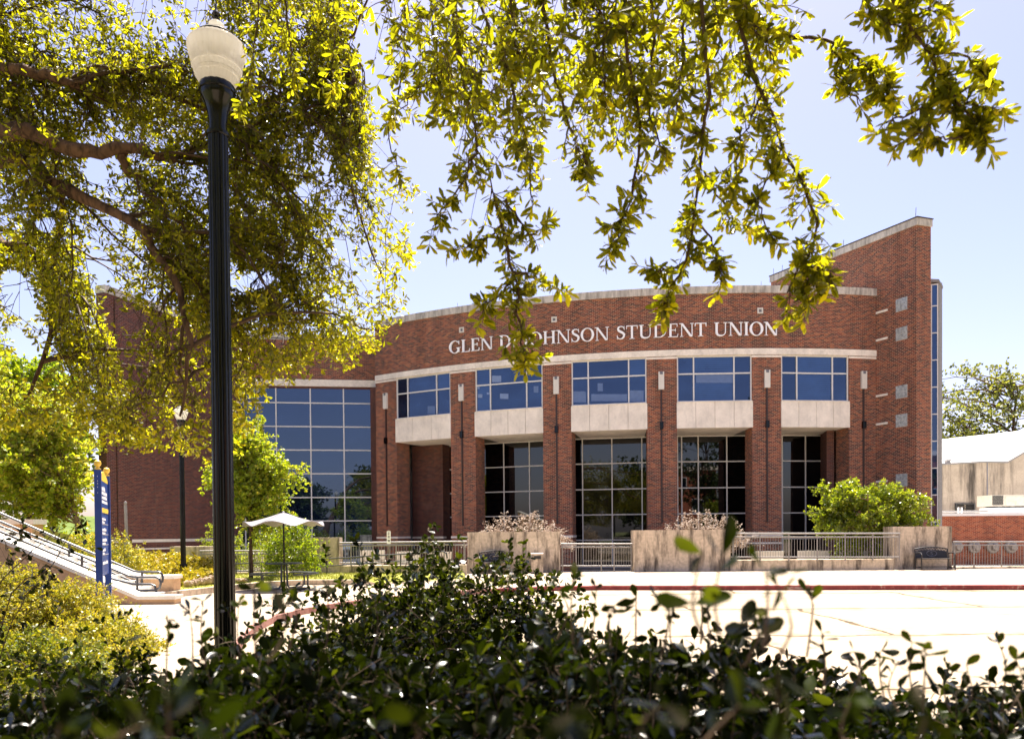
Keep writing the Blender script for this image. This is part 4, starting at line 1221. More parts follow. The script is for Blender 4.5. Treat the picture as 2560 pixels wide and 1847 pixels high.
# ================================================================== LAMP POSTS
def make_lamp(label, loc):
    t = thing('lamp_post', label, 'lamp post', loc, 'black fluted lamp posts with acorn globes')
    fl = lambda th: 1.0 + 0.11 * (abs(math.sin(6 * th)) ** 0.5) - 0.075
    U = lambda prof: [(r, z + 0.2) for r, z in prof]
    MB().lathe([(0.074, 0.50), (0.073, 1.2), (0.071, 2.9), (0.069, 4.47)], n=96, flute=fl).build('shaft', M['black'], t, smooth=False, local=True)
    ln = MB(); ln.lathe([(0.21, 0.0), (0.215, 0.05), (0.19, 0.09), (0.155, 0.12), (0.15, 0.20), (0.125, 0.34), (0.105, 0.42), (0.112, 0.455), (0.10, 0.50), (0.05, 0.51)], n=40)
    ln.build('base', M['black'], t, smooth=True, local=True)
    cpt = MB(); cpt.lathe(U([(0.060, 4.26), (0.080, 4.273), (0.082, 4.295), (0.064, 4.305), (0.064, 4.34), (0.062, 4.36), (0.072, 4.44), (0.092, 4.51), (0.112, 4.545), (0.118, 4.565), (0.118, 4.585), (0.128, 4.59), (0.128, 4.62), (0.118, 4.64), (0.05, 4.645)]), n=48, flute=lambda th: 1 + 0.012 * math.cos(16 * th))
    cpt.build('capital', M['black'], t, smooth=True, local=True)
    gl = MB(); gl.lathe(U([(0.113, 4.63), (0.13, 4.66), (0.147, 4.695), (0.152, 4.697), (0.158, 4.715), (0.155, 4.722), (0.168, 4.755), (0.173, 4.757), (0.177, 4.775), (0.174, 4.782), (0.194, 4.85), (0.203, 4.895), (0.204, 4.912), (0.197, 4.93), (0.172, 4.955), (0.146, 4.97)]), n=128, flute=lambda th: 1 + 0.011 * math.cos(32 * th))
    gl.build('globe', M['globe'], t, smooth=True, local=True)
    rm = MB(); rm.lathe(U([(0.13, 4.962), (0.153, 4.966), (0.154, 4.976), (0.13, 4.98)]), n=48); rm.build('rim', M['black'], t, smooth=True, local=True)
    cap = MB(); cap.lathe(U([(0.145, 4.977), (0.138, 4.99), (0.112, 5.012), (0.078, 5.03), (0.058, 5.038), (0.056, 5.065), (0.052, 5.085), (0.03, 5.103), (0.0001, 5.108)]), n=48)
    cap.build('globe_cap', M['globe'], t, smooth=True, local=True)
    fn = MB(); fn.lathe(U([(0.012, 5.11), (0.026, 5.125), (0.016, 5.14), (0.03, 5.155), (0.024, 5.17), (0.010, 5.19), (0.0001, 5.26)]), n=16)
    fn.build('finial', M['black'], t, smooth=True, local=True)
    return t
lb = P(566, 1612, 5.6)
lxy = P(553, 900, 5.6)
lamp = make_lamp('tall black fluted lamp post in front of the oak foliage, globe among the leaves', (lxy[0], 5.6, 0.14))
lamp2 = copy_tree(lamp)
l2 = P(459, 1450, 23.0)
lamp2.location = (l2[0], 23.0, l2[2])
OFF[lamp2.name] = np.array(l2)
lamp2['label'] = 'distant black lamp post rising from the yellow flower bed by the stairs'

# ================================================================== BLUE DIRECTORY SIGN
d0 = P(248, 1400, 13.6); d1 = P(270, 1400, 15.1)
A = np.array([d0[0], 13.6]); B = np.array([d1[0], 15.1])
ds = thing('directory_sign', 'tall blue campus directory sign with two posts and gold ball finials', 'sign', (A[0], A[1], 0.1))
dv = (B - A) / np.linalg.norm(B - A); dn = np.array([dv[1], -dv[0]])
ztp = P(250, 1174, 13.6)[2]
hw = 0.055
for c in (A, B):
    sq = [c - dv * hw - dn * hw, c - dv * hw + dn * hw, c + dv * hw + dn * hw, c + dv * hw - dn * hw]
    MB().prism([tuple(q) for q in sq][::-1], 0.1, ztp).build('post', M['blue'], ds, bevel=0.006)
    fb = MB(); fb.lathe([(0.05, 0), (0.052, 0.02), (0.03, 0.04), (0.028, 0.055), (0.05, 0.075), (0.062, 0.11), (0.052, 0.15), (0.02, 0.172), (0.0001, 0.174)], (c[0], c[1]), 20)
    fb.v = [(x, y, z + ztp + 0.001) for x, y, z in fb.v]; fb.build('ball_finial', M['gold'], ds, smooth=True)
pa, pb_ = A + dv * hw, B - dv * hw
PT, PBt = ztp - 0.16, 0.98
MB().obox(pa, pb_, -0.02, 0.02, PBt, PT).build('panel', M['blue'], ds)
crest = MB()
Lp = np.linalg.norm(pb_ - pa)
cr = [(0.0, 0.0), (1, 0.0), (1, 0.05), (0.8, 0.13), (0.5, 0.19), (0.2, 0.13), (0, 0.05)]
for off_, s in ((0.022, 1), (-0.022, -1)):
    pts = [(*(pa + dv * (Lp * u) + dn * off_), PT + v) for u, v in cr]; crest.face(pts if s < 0 else pts[::-1])
for i in range(len(cr)):
    (u0, v0), (u1, v1) = cr[i], cr[(i + 1) % len(cr)]
    crest.face([(*(pa + dv * (Lp * u0) + dn * .022), PT + v0), (*(pa + dv * (Lp * u1) + dn * .022), PT + v1), (*(pa + dv * (Lp * u1) - dn * .022), PT + v1), (*(pa + dv * (Lp * u0) - dn * .022), PT + v0)])
crest.build('crest', M['gold'], ds)
H = PT - PBt
def strip(name, u0, u1, v0, v1, m, e=0.0):
    a_, b_ = pa + dv * (Lp * u0), pa + dv * (Lp * u1)
    mb = MB(); mb.obox(a_, b_, -0.026 - e, -0.0205, PBt + H * v0, PBt + H * v1); return mb.build(name, m, ds)
strip('gold_band', 0.02, 0.98, 0.665, 0.715, M['gold'])
rg = random.Random(4)
lt = MB()
def line(u0, u1, v, h):
    u = u0
    while u < u1:
        w_ = rg.uniform(0.012, 0.035); k = rg.choice((0.7, 1.0, 1.0, 1.25))
        a_, b_ = pa + dv * (Lp * u), pa + dv * (Lp * min(u + w_, u1))
        lt.obox(a_, b_, -0.0235, -0.0205, PBt + H * v, PBt + H * (v + h * k)); u += w_ + rg.uniform(0.008, 0.018)
for v, h, u1 in ((0.90, 0.035, 0.62), (0.855, 0.035, 0.85), (0.81, 0.03, 0.85), (0.765, 0.025, 0.9)): line(0.08, u1, v, h)
for v in (0.585, 0.47, 0.36, 0.255):
    u1 = 0.62 + rg.uniform(-0.1, 0.15); line(0.08, u1, v, 0.026); line(0.08, u1 * 0.8, v - 0.034, 0.022)
line(0.08, 0.85, 0.115, 0.03)
lt.build('lettering', M['sign_white'], ds)
dvl = MB()
for v in (0.54, 0.43, 0.32, 0.215): dvl.obox(pa + dv * 0.01, pb_ - dv * 0.01, -0.0225, -0.0204, PBt + H * v, PBt + H * v + 0.006)
dvl.build('divider', M['sconce'], ds)
rv = MB()
for z in (0.10, 0.16, 0.21, 0.25, 0.34, 0.38): rv.lathe([(0.008, 0), (0.0001, 0.003)], n=8); 
rv = MB()
for z in (0.12, 0.2, 0.25, 0.31, 0.41):
    c = A - dv * (hw + 0.002); rv.prism([tuple(c + dn * 0.004 - dv * .002), tuple(c - dn * 0.004 - dv * .002), tuple(c - dn * 0.004 + dv * .003), tuple(c + dn * 0.004 + dv * .003)], ztp - z - 0.006, ztp - z + 0.006)
rv.build('rivet', M['sign_white'], ds)

# thin grey pole in the flower bed
tp = P(318, 1415, 22.0)
gp = thing('marker_pole', 'thin grey pole with thicker lower half in front of the blank brick wall', 'pole', (tp[0], 22.0, 0.2))
MB().tube([(0, 0, 0), (0, 0, P(316, 1366, 22)[2] - 0.2)], 0.062, 12).build('lower_post', M['galv'], gp, smooth=True, local=True)
MB().tube([(0, 0, P(316, 1366, 22)[2] - 0.199), (-0.02, 0, P(311, 1262, 22)[2] - 0.2)], 0.042, 12).build('upper_post', M['galv'], gp, smooth=True, local=True)
cl = MB(); cl.lathe([(0.05, -0.04), (0.075, -0.02), (0.075, 0.05), (0.05, 0.08)], n=14); cl.v = [(x, y, z + P(316, 1362, 22)[2] - 0.2) for x, y, z in cl.v]; cl.build('collar', M['galv'], gp, smooth=True, local=True)
cb = MB(); cb.lathe([(0.02, 0), (0.04, 0.03), (0.045, 0.06), (0.03, 0.1), (0.0001, 0.11)], n=14); cb.v = [(x - 0.02, y, z + P(311, 1262, 22)[2] - 0.2) for x, y, z in cb.v]; cb.build('cap', M['galv'], gp, smooth=True, local=True)

# ================================================================== STAIRS ON THE LEFT
st = thing('outdoor_stairs', 'sandstone stairway climbing to the left between capped side walls', 'stairs', (-9.5, 18.4, 0.1))
def cheek(Y0, th, xe, xk, zk, slope, xl, m1, m2):
    zl = zk + (xk - xl) * slope
    lvl = 1.55 / slope
    pts = [(xe, zk), (xk, zk), (xl, zl)]
    b = MB()
    for (xa, za), (xb, zb) in zip(pts[:-1], pts[1:]):
        b.prism([(xb, Y0), (xa, Y0), (xa, Y0 + th), (xb, Y0 + th)], 0.0, [zb - 0.09, za - 0.09, za - 0.09, zb - 0.09])
    bo = b.build('side_wall', m1, st)
    c = MB()
    for (xa, za), (xb, zb) in zip(pts[:-1], pts[1:]):
        c.prism([(xb, Y0 - .04), (xa + (0.04 if xa == xe else 0), Y0 - .04), (xa + (0.04 if xa == xe else 0), Y0 + th + .04), (xb, Y0 + th + .04)], [zb - 0.088, za - 0.088, za - 0.088, zb - 0.088], [zb, za, za, zb])
    c.build('wall_cap', M['cast_stone'], st)
xe, xk = P(436, 1488, 17.4)[0], P(345, 1490, 17.4)[0]
cheek(17.4, 0.35, xe, xk, P(390, 1488, 17.4)[2], 0.43, -17.0, M['sandstone'], None)
xe2, xk2 = P(434, 1438, 19.4)[0], P(345, 1438, 19.4)[0]
cheek(19.4, 0.4, xe2, xk2, P(390, 1438, 19.4)[2], 0.33, -19.0, M['sandstone'], None)
sp_ = MB()
for i in range(16):
    x1 = xk - 0.2 - i * 0.36; z1 = 0.14 + (i + 1) * 0.15
    sp_.box(x1 - 0.36, x1, 17.76, 19.39, 0.05, z1)
sp_.build('steps', M['cast_stone'], st)
def hand(label, Y, top, low, posts):
    t = thing('stair_handrail', label, 'handrail', (P(*top[-3][:2], Y)[0], Y, 0.2), 'handrails on the stairs')
    MB().tube([P(x, y, Y) for x, y in top], 0.03, 8).build('top_rail', M['dark_rail'], t, smooth=True)
    if low: MB().tube([P(x, y, Y) for x, y in low], 0.028, 8).build('lower_rail', M['dark_rail'], t, smooth=True)
    for x, y0, y1 in posts: MB().tube([P(x, y0, Y), P(x, y1, Y)], 0.03, 8).build('post', M['dark_rail'], t, smooth=True)
hand('nearer dark two pipe handrail beside the lower stair wall', 17.95,
     [(-160, 1236), (0, 1303), (322, 1439), (334, 1442), (388, 1442), (398, 1446), (402, 1456), (400, 1468), (390, 1475), (345, 1476)],
     [(-160, 1262), (0, 1328), (285, 1447), (330, 1459), (378, 1460), (387, 1464), (391, 1480)],
     [(53, 1326, 1372), (205, 1391, 1428), (343, 1443, 1482)])
hand('farther dark handrail along the upper stair wall', 19.15,
     [(-160, 1210), (0, 1282), (160, 1352), (335, 1427), (346, 1429), (397, 1429), (404, 1433), (407, 1442), (406, 1456)], 
     [(-160, 1243), (0, 1314), (160, 1381), (330, 1452), (345, 1454)],
     [(-60, 1258, 1330), (173, 1360, 1396), (355, 1430, 1475)])
uw = thing('retaining_wall', 'sandstone retaining wall with pale cap at the top of the stairs', 'wall', (-16, 21.2, 0.2))
zc = P(40, 1298, 21.2)[2]
MB().box(-26, P(80, 1300, 21.2)[0], 21.2, 21.7, 0.0, zc - 0.14).build('wall_body', M['sandstone'], uw)
MB().box(-26, P(82, 1300, 21.2)[0] + 0.05, 21.14, 21.76, zc - 0.138, zc).build('wall_cap', M['cast_stone'], uw)
hl = MB(); hl.prism([(-40, 21.7), (P(78, 1300, 21.2)[0], 21.7), (-13.5, 30), (-19.6, 33), (-40, 33)], GZ, [zc - 0.1, zc - 0.25, 0.8, 0.3, 2.2])
tag(hl.build('bank', M['turf']), kind='structure')
# earth bank under the golden shrubs on the left
eb = MB(); eb.prism([(-14, 7.0), (-4.9, 6.5), (-6.6, 11.0), (-9.6, 16.6), (-10.2, 17.3), (-17, 17.3)], 0.0, [0.4, 0.16, 0.16, 0.16, 0.3, 1.8])
tag(eb.build('soil_bank', M['soil']), kind='structure')

# ================================================================== PLANTS
def rs(seed): return np.random.default_rng(seed)
def unit(v): return v / np.maximum(np.linalg.norm(v, axis=-1, keepdims=True), 1e-9)

class Foliage:
    """collects leaves and twigs (numpy) and builds one mesh each"""
    def __init__(self, rng, detail=False):
        self.rng, self.detail = rng, detail
        self.p, self.a, self.n, self.l, self.w, self.t = [], [], [], [], [], []
        self.tw = []
    def leaves(self, p, axis, nrm, ln, ratio, tint):
        self.p.append(p); self.a.append(axis); self.n.append(nrm); self.l.append(ln); self.w.append(ln * ratio); self.t.append(tint)
    def twigs(self, pts, r0, r1):                 # pts (N,K,3)
        self.tw.append((pts, r0, r1))
    def spray(self, start, dirs, length, nleaf, leaf, droop=0.3, ratio=0.36, up=0.35, spread=0.9, r0=0.004, tintbias=0.0, tip=0.35, curl=0.12, twig=True, leafvar=0.3):
        rng = self.rng; N = len(start); K = 5
        s = np.linspace(0, 1, K)[None, :, None]
        L = np.asarray(length).reshape(-1, 1, 1)
        jit = rng.normal(0, curl, (N, 1, 3))
        def path(t):
            return start[:, None, :] + dirs[:, None, :] * L * t + (np.array([0, 0, -1.0]) * droop + jit) * L * t ** 2
        pts = path(s)
        if twig: self.twigs(pts, r0, r0 * 0.4)
        t = rng.uniform(0.08, 1.0, (N, nleaf)); nt_ = int(nleaf * tip); t[:, :nt_] = rng.uniform(0.93, 1.0, (N, nt_))
        q = path(t[:, :, None])
        tan = unit(dirs[:, None, :] + 2 * t[:, :, None] * (np.array([0, 0, -1.0]) * droop + jit))
        rnd = unit(rng.normal(0, 1, q.shape))
        per = unit(rnd - tan * np.sum(rnd * tan, -1, keepdims=True))
        ax = unit(tan * rng.uniform(0.25, 1.0, t.shape)[:, :, None] + per * spread)
        nr = unit(rng.normal(0, 1, q.shape) * 0.8 + np.array([0, 0, up]))
        nr = unit(nr - ax * np.sum(nr * ax, -1, keepdims=True))
        ln = leaf * (1 + rng.uniform(-leafvar, leafvar, t.shape))
        tint = np.clip(rng.beta(2, 2, t.shape) + rng.normal(0, 0.1, (N, 1)) + tintbias + 0.22 * (t - 0.5), 0, 1)
        f = lambda v: v.reshape(-1, v.shape[-1]) if v.ndim == 3 else v.reshape(-1)
        self.leaves(f(q), f(ax), f(nr), f(ln), ratio, f(tint))
    def clip(self, fn):                           # keep leaves whose root satisfies fn(points)->bool
        P_, A, N_, L, W, T = [np.concatenate(x) for x in (self.p, self.a, self.n, self.l, self.w, self.t)]
        k = fn(P_ + A * L[:, None] * 0.5)
        self.p, self.a, self.n, self.l, self.w, self.t = [P_[k]], [A[k]], [N_[k]], [L[k]], [W[k]], [T[k]]
        new = []
        for pts, r0, r1 in self.tw:
            kk = fn(pts[:, -1]) & fn(pts[:, 2])
            r0 = np.broadcast_to(np.asarray(r0, float), (len(pts),))[kk]
            new.append((pts[kk], r0, r1))
        self.tw = new
    def build(self, name, m, parent=None, local=False, kind=None):
        p, a, n, l, w, t = [np.concatenate(x) for x in (self.p, self.a, self.n, self.l, self.w, self.t)]
        N = len(p); s = np.cross(a, n)
        L = l[:, None]; W = w[:, None] / 2
        cv = self.rng.uniform(-0.12, 0.22, (N, 1)) * L
        if self.detail:
            fold = self.rng.uniform(0.1, 0.45, (N, 1)) * W
            v = np.stack([p, p + a * L * .36 - n * cv * .15, p + a * L * .72 - n * cv * .5, p + a * L - n * cv,
                          p + a * L * .30 + s * W * .62 + n * fold * .6 - n * cv * .15, p + a * L * .66 + s * W + n * fold - n * cv * .45, p + a * L * .92 + s * W * .55 + n * fold * .5 - n * cv * .85,
                          p + a * L * .30 - s * W * .62 + n * fold * .6 - n * cv * .15, p + a * L * .66 - s * W + n * fold - n * cv * .45, p + a * L * .92 - s * W * .55 + n * fold * .5 - n * cv * .85], 1)
            tri = np.array([[0, 1, 4], [0, 7, 1], [2, 3, 6], [2, 9, 3]]); qd = np.array([[1, 2, 5, 4], [1, 7, 8, 2]]); tri2 = np.array([[2, 6, 5], [2, 8, 9]])
            tri = np.concatenate([tri, tri2])
            K = 10
        else:
            v = np.stack([p, p + a * L * .36 + s * W * .72 - n * cv * .15, p + a * L * .36 - s * W * .72 - n * cv * .15,
                          p + a * L * .76 + s * W * .95 - n * cv * .55, p + a * L * .76 - s * W * .95 - n * cv * .55, p + a * L - n * cv], 1)
            tri = np.array([[0, 1, 2], [3, 5, 4]]); qd = np.array([[1, 3, 4, 2]]); K = 6
        base = (np.arange(N) * K)[:, None, None]
        T3 = (tri[None] + base).reshape(-1, 3); Q4 = (qd[None] + base).reshape(-1, 4)
        o = np_mesh(name, v.reshape(-1, 3), [T3, Q4], m, parent, np.repeat(t, K), smooth=False, local=local)
        if kind: o['kind'] = kind
        return o
    def build_twigs(self, name, m, parent=None, local=False, n=4):
        VV, QQ, base = [], [], 0
        for pts, r0, r1 in self.tw:
            N, K = pts.shape[:2]
            if N == 0: continue
            tan = np.empty_like(pts); tan[:, 1:-1] = pts[:, 2:] - pts[:, :-2]; tan[:, 0] = pts[:, 1] - pts[:, 0]; tan[:, -1] = pts[:, -1] - pts[:, -2]
            tan = unit(tan)
            ref = np.where(np.abs(tan[..., 2:3]) > 0.9, np.array([1.0, 0, 0]), np.array([0, 0, 1.0]))
            s = unit(np.cross(tan, ref)); u = np.cross(s, tan)
            r0_ = np.broadcast_to(np.asarray(r0, float).reshape(-1, 1), (N, 1)); r1_ = np.broadcast_to(np.asarray(r1, float).reshape(-1, 1), (N, 1))
            rad = r0_ + (r1_ - r0_) * np.linspace(0, 1, K)[None]
            th = np.arange(n) * 2 * PI / n
            ring_ = pts[:, :, None, :] + (s[:, :, None, :] * np.cos(th)[None, None, :, None] + u[:, :, None, :] * np.sin(th)[None, None, :, None]) * rad[:, :, None, None]
            VV.append(ring_.reshape(-1, 3))
            i = np.arange(N)[:, None, None] * (K * n) + np.arange(K - 1)[None, :, None] * n + np.arange(n)[None, None, :]
            j = np.arange(N)[:, None, None] * (K * n) + np.arange(K - 1)[None, :, None] * n + ((np.arange(n) + 1) % n)[None, None, :]
            QQ.append((np.stack([i, j, j + n, i + n], -1).reshape(-1, 4)) + base)
            base += N * K * n
        if not VV: return None
        return np_mesh(name, np.concatenate(VV), [np.concatenate(QQ)], m, parent, smooth=True, local=local)

def inpoly(px, poly):
    x, y = px[:, 0], px[:, 1]; res = np.zeros(len(px), bool)
    poly = np.asarray(poly, float); j = len(poly) - 1
    for i in range(len(poly)):
        xi, yi = poly[i]; xj, yj = poly[j]
        c = ((yi > y) != (yj > y)) & (x < (xj - xi) * (y - yi) / (yj - yi + 1e-9) + xi)
        res ^= c; j = i
    return res
def smooth_path(pts, n, wob=0.0, rng=None):
    pts = np.asarray(pts, float); t = np.linspace(0, len(pts) - 1, n)
    out = np.empty((n, 3)); 
    for k, tt in enumerate(t):
        i = min(int(tt), len(pts) - 2); f = tt - i
        p0, p1, p2, p3 = pts[max(i - 1, 0)], pts[i], pts[i + 1], pts[min(i + 2, len(pts) - 1)]
        out[k] = 0.5 * (2 * p1 + (p2 - p0) * f + (2 * p0 - 5 * p1 + 4 * p2 - p3) * f ** 2 + (3 * p1 - p0 - 3 * p2 + p3) * f ** 3)
    if wob and rng is not None: out[1:-1] += rng.normal(0, wob, (n - 2, 3))
    return out
D = 2560.0 / 2268.0

# ------------------------------------------------------------------ the oak overhead
rng = rs(11)
oak = thing('oak_tree', 'large oak whose drooping leafy boughs fill the upper left and hang along the top', 'tree', (-10.6, 8.6, 0.1))
trunk = smooth_path([(-10.6, 8.6, 0.0), (-10.5, 8.55, 1.5), (-10.2, 8.4, 3.0), (-9.6, 8.2, 4.3), (-9.0, 8.0, 5.4)], 14)
MB().tube(trunk, np.linspace(0.42, 0.22, 14), 14).build('trunk', M['bark'], oak, smooth=True)
limbs = []
def limb(pts, r0, r1, n=22, name='limb', wob=0.03):
    p = smooth_path(pts, n, wob, rng); limbs.append(p)
    rr = np.linspace(r0, r1, n) * (1 + 0.08 * np.sin(np.arange(n) * 1.7))
    MB().tube(p, rr, 10).build(name, M['bark'], oak, smooth=True)
    return p
limb([trunk[8], P(-260, 300, 6.9), P(0, 322, 6.2), P(95, 335, 6.1), P(170, 372, 6.1), P(250, 385, 6.1), P(330, 366, 6.1), P(400, 398, 6.3), P(450, 392, 6.5)], 0.085, 0.028, 30, wob=0.012)
limb([trunk[10], P(-200, 150, 7.2), P(0, 176, 6.3), P(110, 190, 6.2), P(200, 216, 6.3), P(300, 215, 6.7), P(450, 250, 6.6), P(620, 330, 6.6)], 0.06, 0.012, 26, wob=0.012)
limb([P(300, 372, 6.1), P(318, 425, 6.2), P(360, 450, 6.4), P(480, 520, 7.0), P(610, 600, 6.9), P(760, 760, 6.8)], 0.04, 0.008, 20, wob=0.012)
limb([trunk[6], P(-150, 620, 7.6), P(20, 620, 7.3), P(90, 640, 7.2), P(125, 760, 7.0), P(110, 880, 6.8), P(60, 1000, 6.6)], 0.07, 0.010, 22, wob=0.012)
limb([trunk[9], P(-100, 420, 6.6), P(150, 470, 6.3), P(330, 560, 6.2), P(430, 700, 6.1), P(470, 860, 6.0), P(450, 1040, 5.9)], 0.07, 0.008, 24, wob=0.012)
limb([trunk[13], (-6.5, 6.8, 6.6), (-4.0, 5.6, 6.6), P(560, -420, 5.0), P(900, -330, 4.3), P(1300, -300, 3.9), P(1700, -260, 3.7), P(2100, -230, 3.5), P(2350, -120, 3.4)], 0.13, 0.008, 34)
limb([trunk[12], (-7.0, 7.6, 7.6), (-4.5, 7.4, 8.1), (-2.2, 7.2, 7.6), P(820, 20, 7.0), P(900, 240, 6.6)], 0.09, 0.012, 24)
limb([trunk[12], (-7.4, 6.2, 7.4), (-4.8, 4.2, 8.3), (-2.0, 3.2, 8.2), (1.2, 3.4, 7.6)], 0.10, 0.02, 24)
allb = np.concatenate([limbs[i] for i in (0, 1, 2, 3, 4, 6)] + [limbs[5][:12]])

LM = [(-400, -200), (850, -200), (930, -60), (905, 60), (872, 100), (905, 190), (930, 250), (960, 330), (985, 400), (1040, 455), (1060, 490), (1010, 540), (1025, 600), (1040, 665), (985, 690), (1015, 735), (1000, 800), (960, 850), (905, 880), (860, 920), (800, 900), (745, 940), (690, 950), (640, 1010), (600, 1090), (560, 1160), (520, 1150), (440, 1125), (350, 1118), (250, 1112), (180, 1085), (60, 1080), (-400, 1060)]
LMa = np.array(LM, float)
fol = Foliage(rng)
# secondary branches from the nearest limb towards points spread through the crown
nb = 270
c = []
while len(c) < nb:
    q = np.stack([rng.uniform(-150, 1060, 400), rng.uniform(-150, 1120, 400)], 1)
    c += list(q[inpoly(q, LM)])
c = np.array(c[:nb]); c[::3, 0] = np.where(rng.uniform(0, 1, len(c[::3])) < 0.5, rng.uniform(560, 960, len(c[::3])), c[::3, 0]); dep = rng.uniform(6.2, 7.3, nb)
ends = np.array([P(x, y, Y) for (x, y), Y in zip(c, dep)])
br = []
for e in ends:
    d = np.linalg.norm(allb - e, axis=1) + 2.2 * np.maximum(0, e[2] - allb[:, 2]) + 0.8 * np.maximum(0, allb[:, 0] - e[0] + 0.3)
    ks = np.argsort(d)[:14]; s = allb[rng.choice(ks)]
    mid = s + (e - s) * 0.5 + np.array([0, 0, 0.16 * np.linalg.norm(e - s)]) + rng.normal(0, 0.07, 3)
    br.append(smooth_path([s, mid, e], 7, 0.03, rng))
br = np.array(br)
fol.twigs(br, rng.uniform(0.010, 0.026, nb), 0.004)
# twigs along the branches
nt_ = 8300
bi = rng.integers(0, nb, nt_); tt = np.clip(rng.beta(1.6, 1.1, nt_), 0, 1) * 5.99; i0 = tt.astype(int); f = (tt - i0)[:, None]
stp = br[bi, i0] * (1 - f) + br[bi, i0 + 1] * f
bd_ = unit(br[bi, i0 + 1] - br[bi, i0])
dr = unit(bd_ * 0.6 + rng.normal(0, 0.75, (nt_, 3)) + np.array([0.1, -0.05, -0.12]))
fol.spray(stp, dr, rng.uniform(0.18, 0.55, nt_), 16, 0.051, droop=0.35, ratio=0.36, up=0.3, spread=0.85, r0=0.0035)
# extra outlying sprays that reach the lower edge
ne = 700
q = np.stack([rng.uniform(-150, 1060, 5000), rng.uniform(300, 1120, 5000)], 1); q = q[inpoly(q, LM)]
qq = q[inpoly(q + np.array([30, 60]), LM) == False][:ne]
eds = np.array([P(x, y - 45, Y) for (x, y), Y in zip(qq, rng.uniform(5.8, 7.4, len(qq)))])
fol.spray(eds, unit(rng.normal(0, 0.4, (len(qq), 3)) + np.array([0.25, -0.1, -0.5])), rng.uniform(0.2, 0.45, len(qq)), 15, 0.056, droop=0.25, ratio=0.36, tintbias=0.12, r0=0.0035)
# openings where the sky shows through, from a soft 3-D field
wv = [(rng.normal(0, 1, 3) * s, rng.uniform(0, 6.28)) for s in (2.0, 2.6, 3.4, 4.5, 6.0, 7.0)]
def field(p): return sum(np.sin(p @ k + ph) for k, ph in wv)
def keep_left(p):
    px = proj(p); jit = 14 * np.sin(p @ np.array([9.0, 7.0, 11.0])) + 9 * np.sin(p @ np.array([23.0, 17.0, 19.0]))
    ok = inpoly(px[:, :2] + jit[:, None], LM)
    gap = field(p) > np.where(px[:, 1] > 650, 1.35, 1.8)
    sky = np.zeros(len(p), bool)
    for cx, cy, rx, ry in ((40, 740, 75, 80), (235, 430, 40, 50), (640, 700, 70, 40), (240, 660, 45, 40), (330, 800, 40, 35), (700, 850, 40, 25), (449, 1045, 34, 42), (120, 560, 40, 30), (860, 620, 35, 45), (560, 380, 25, 30), (760, 480, 30, 35), (90, 930, 40, 25)):
        sky |= ((px[:, 0] - cx) / rx) ** 2 + ((px[:, 1] - cy) / ry) ** 2 < 0.55 + 0.25 * np.sin(p @ np.array([13.0, 5.0, 8.0]))
    return ok & ~(gap & (px[:, 1] > 250)) & ~sky
fol.clip(keep_left)
fol.build('foliage', M['oak'], oak)
fol.build_twigs('branchlets', M['twig'], oak)

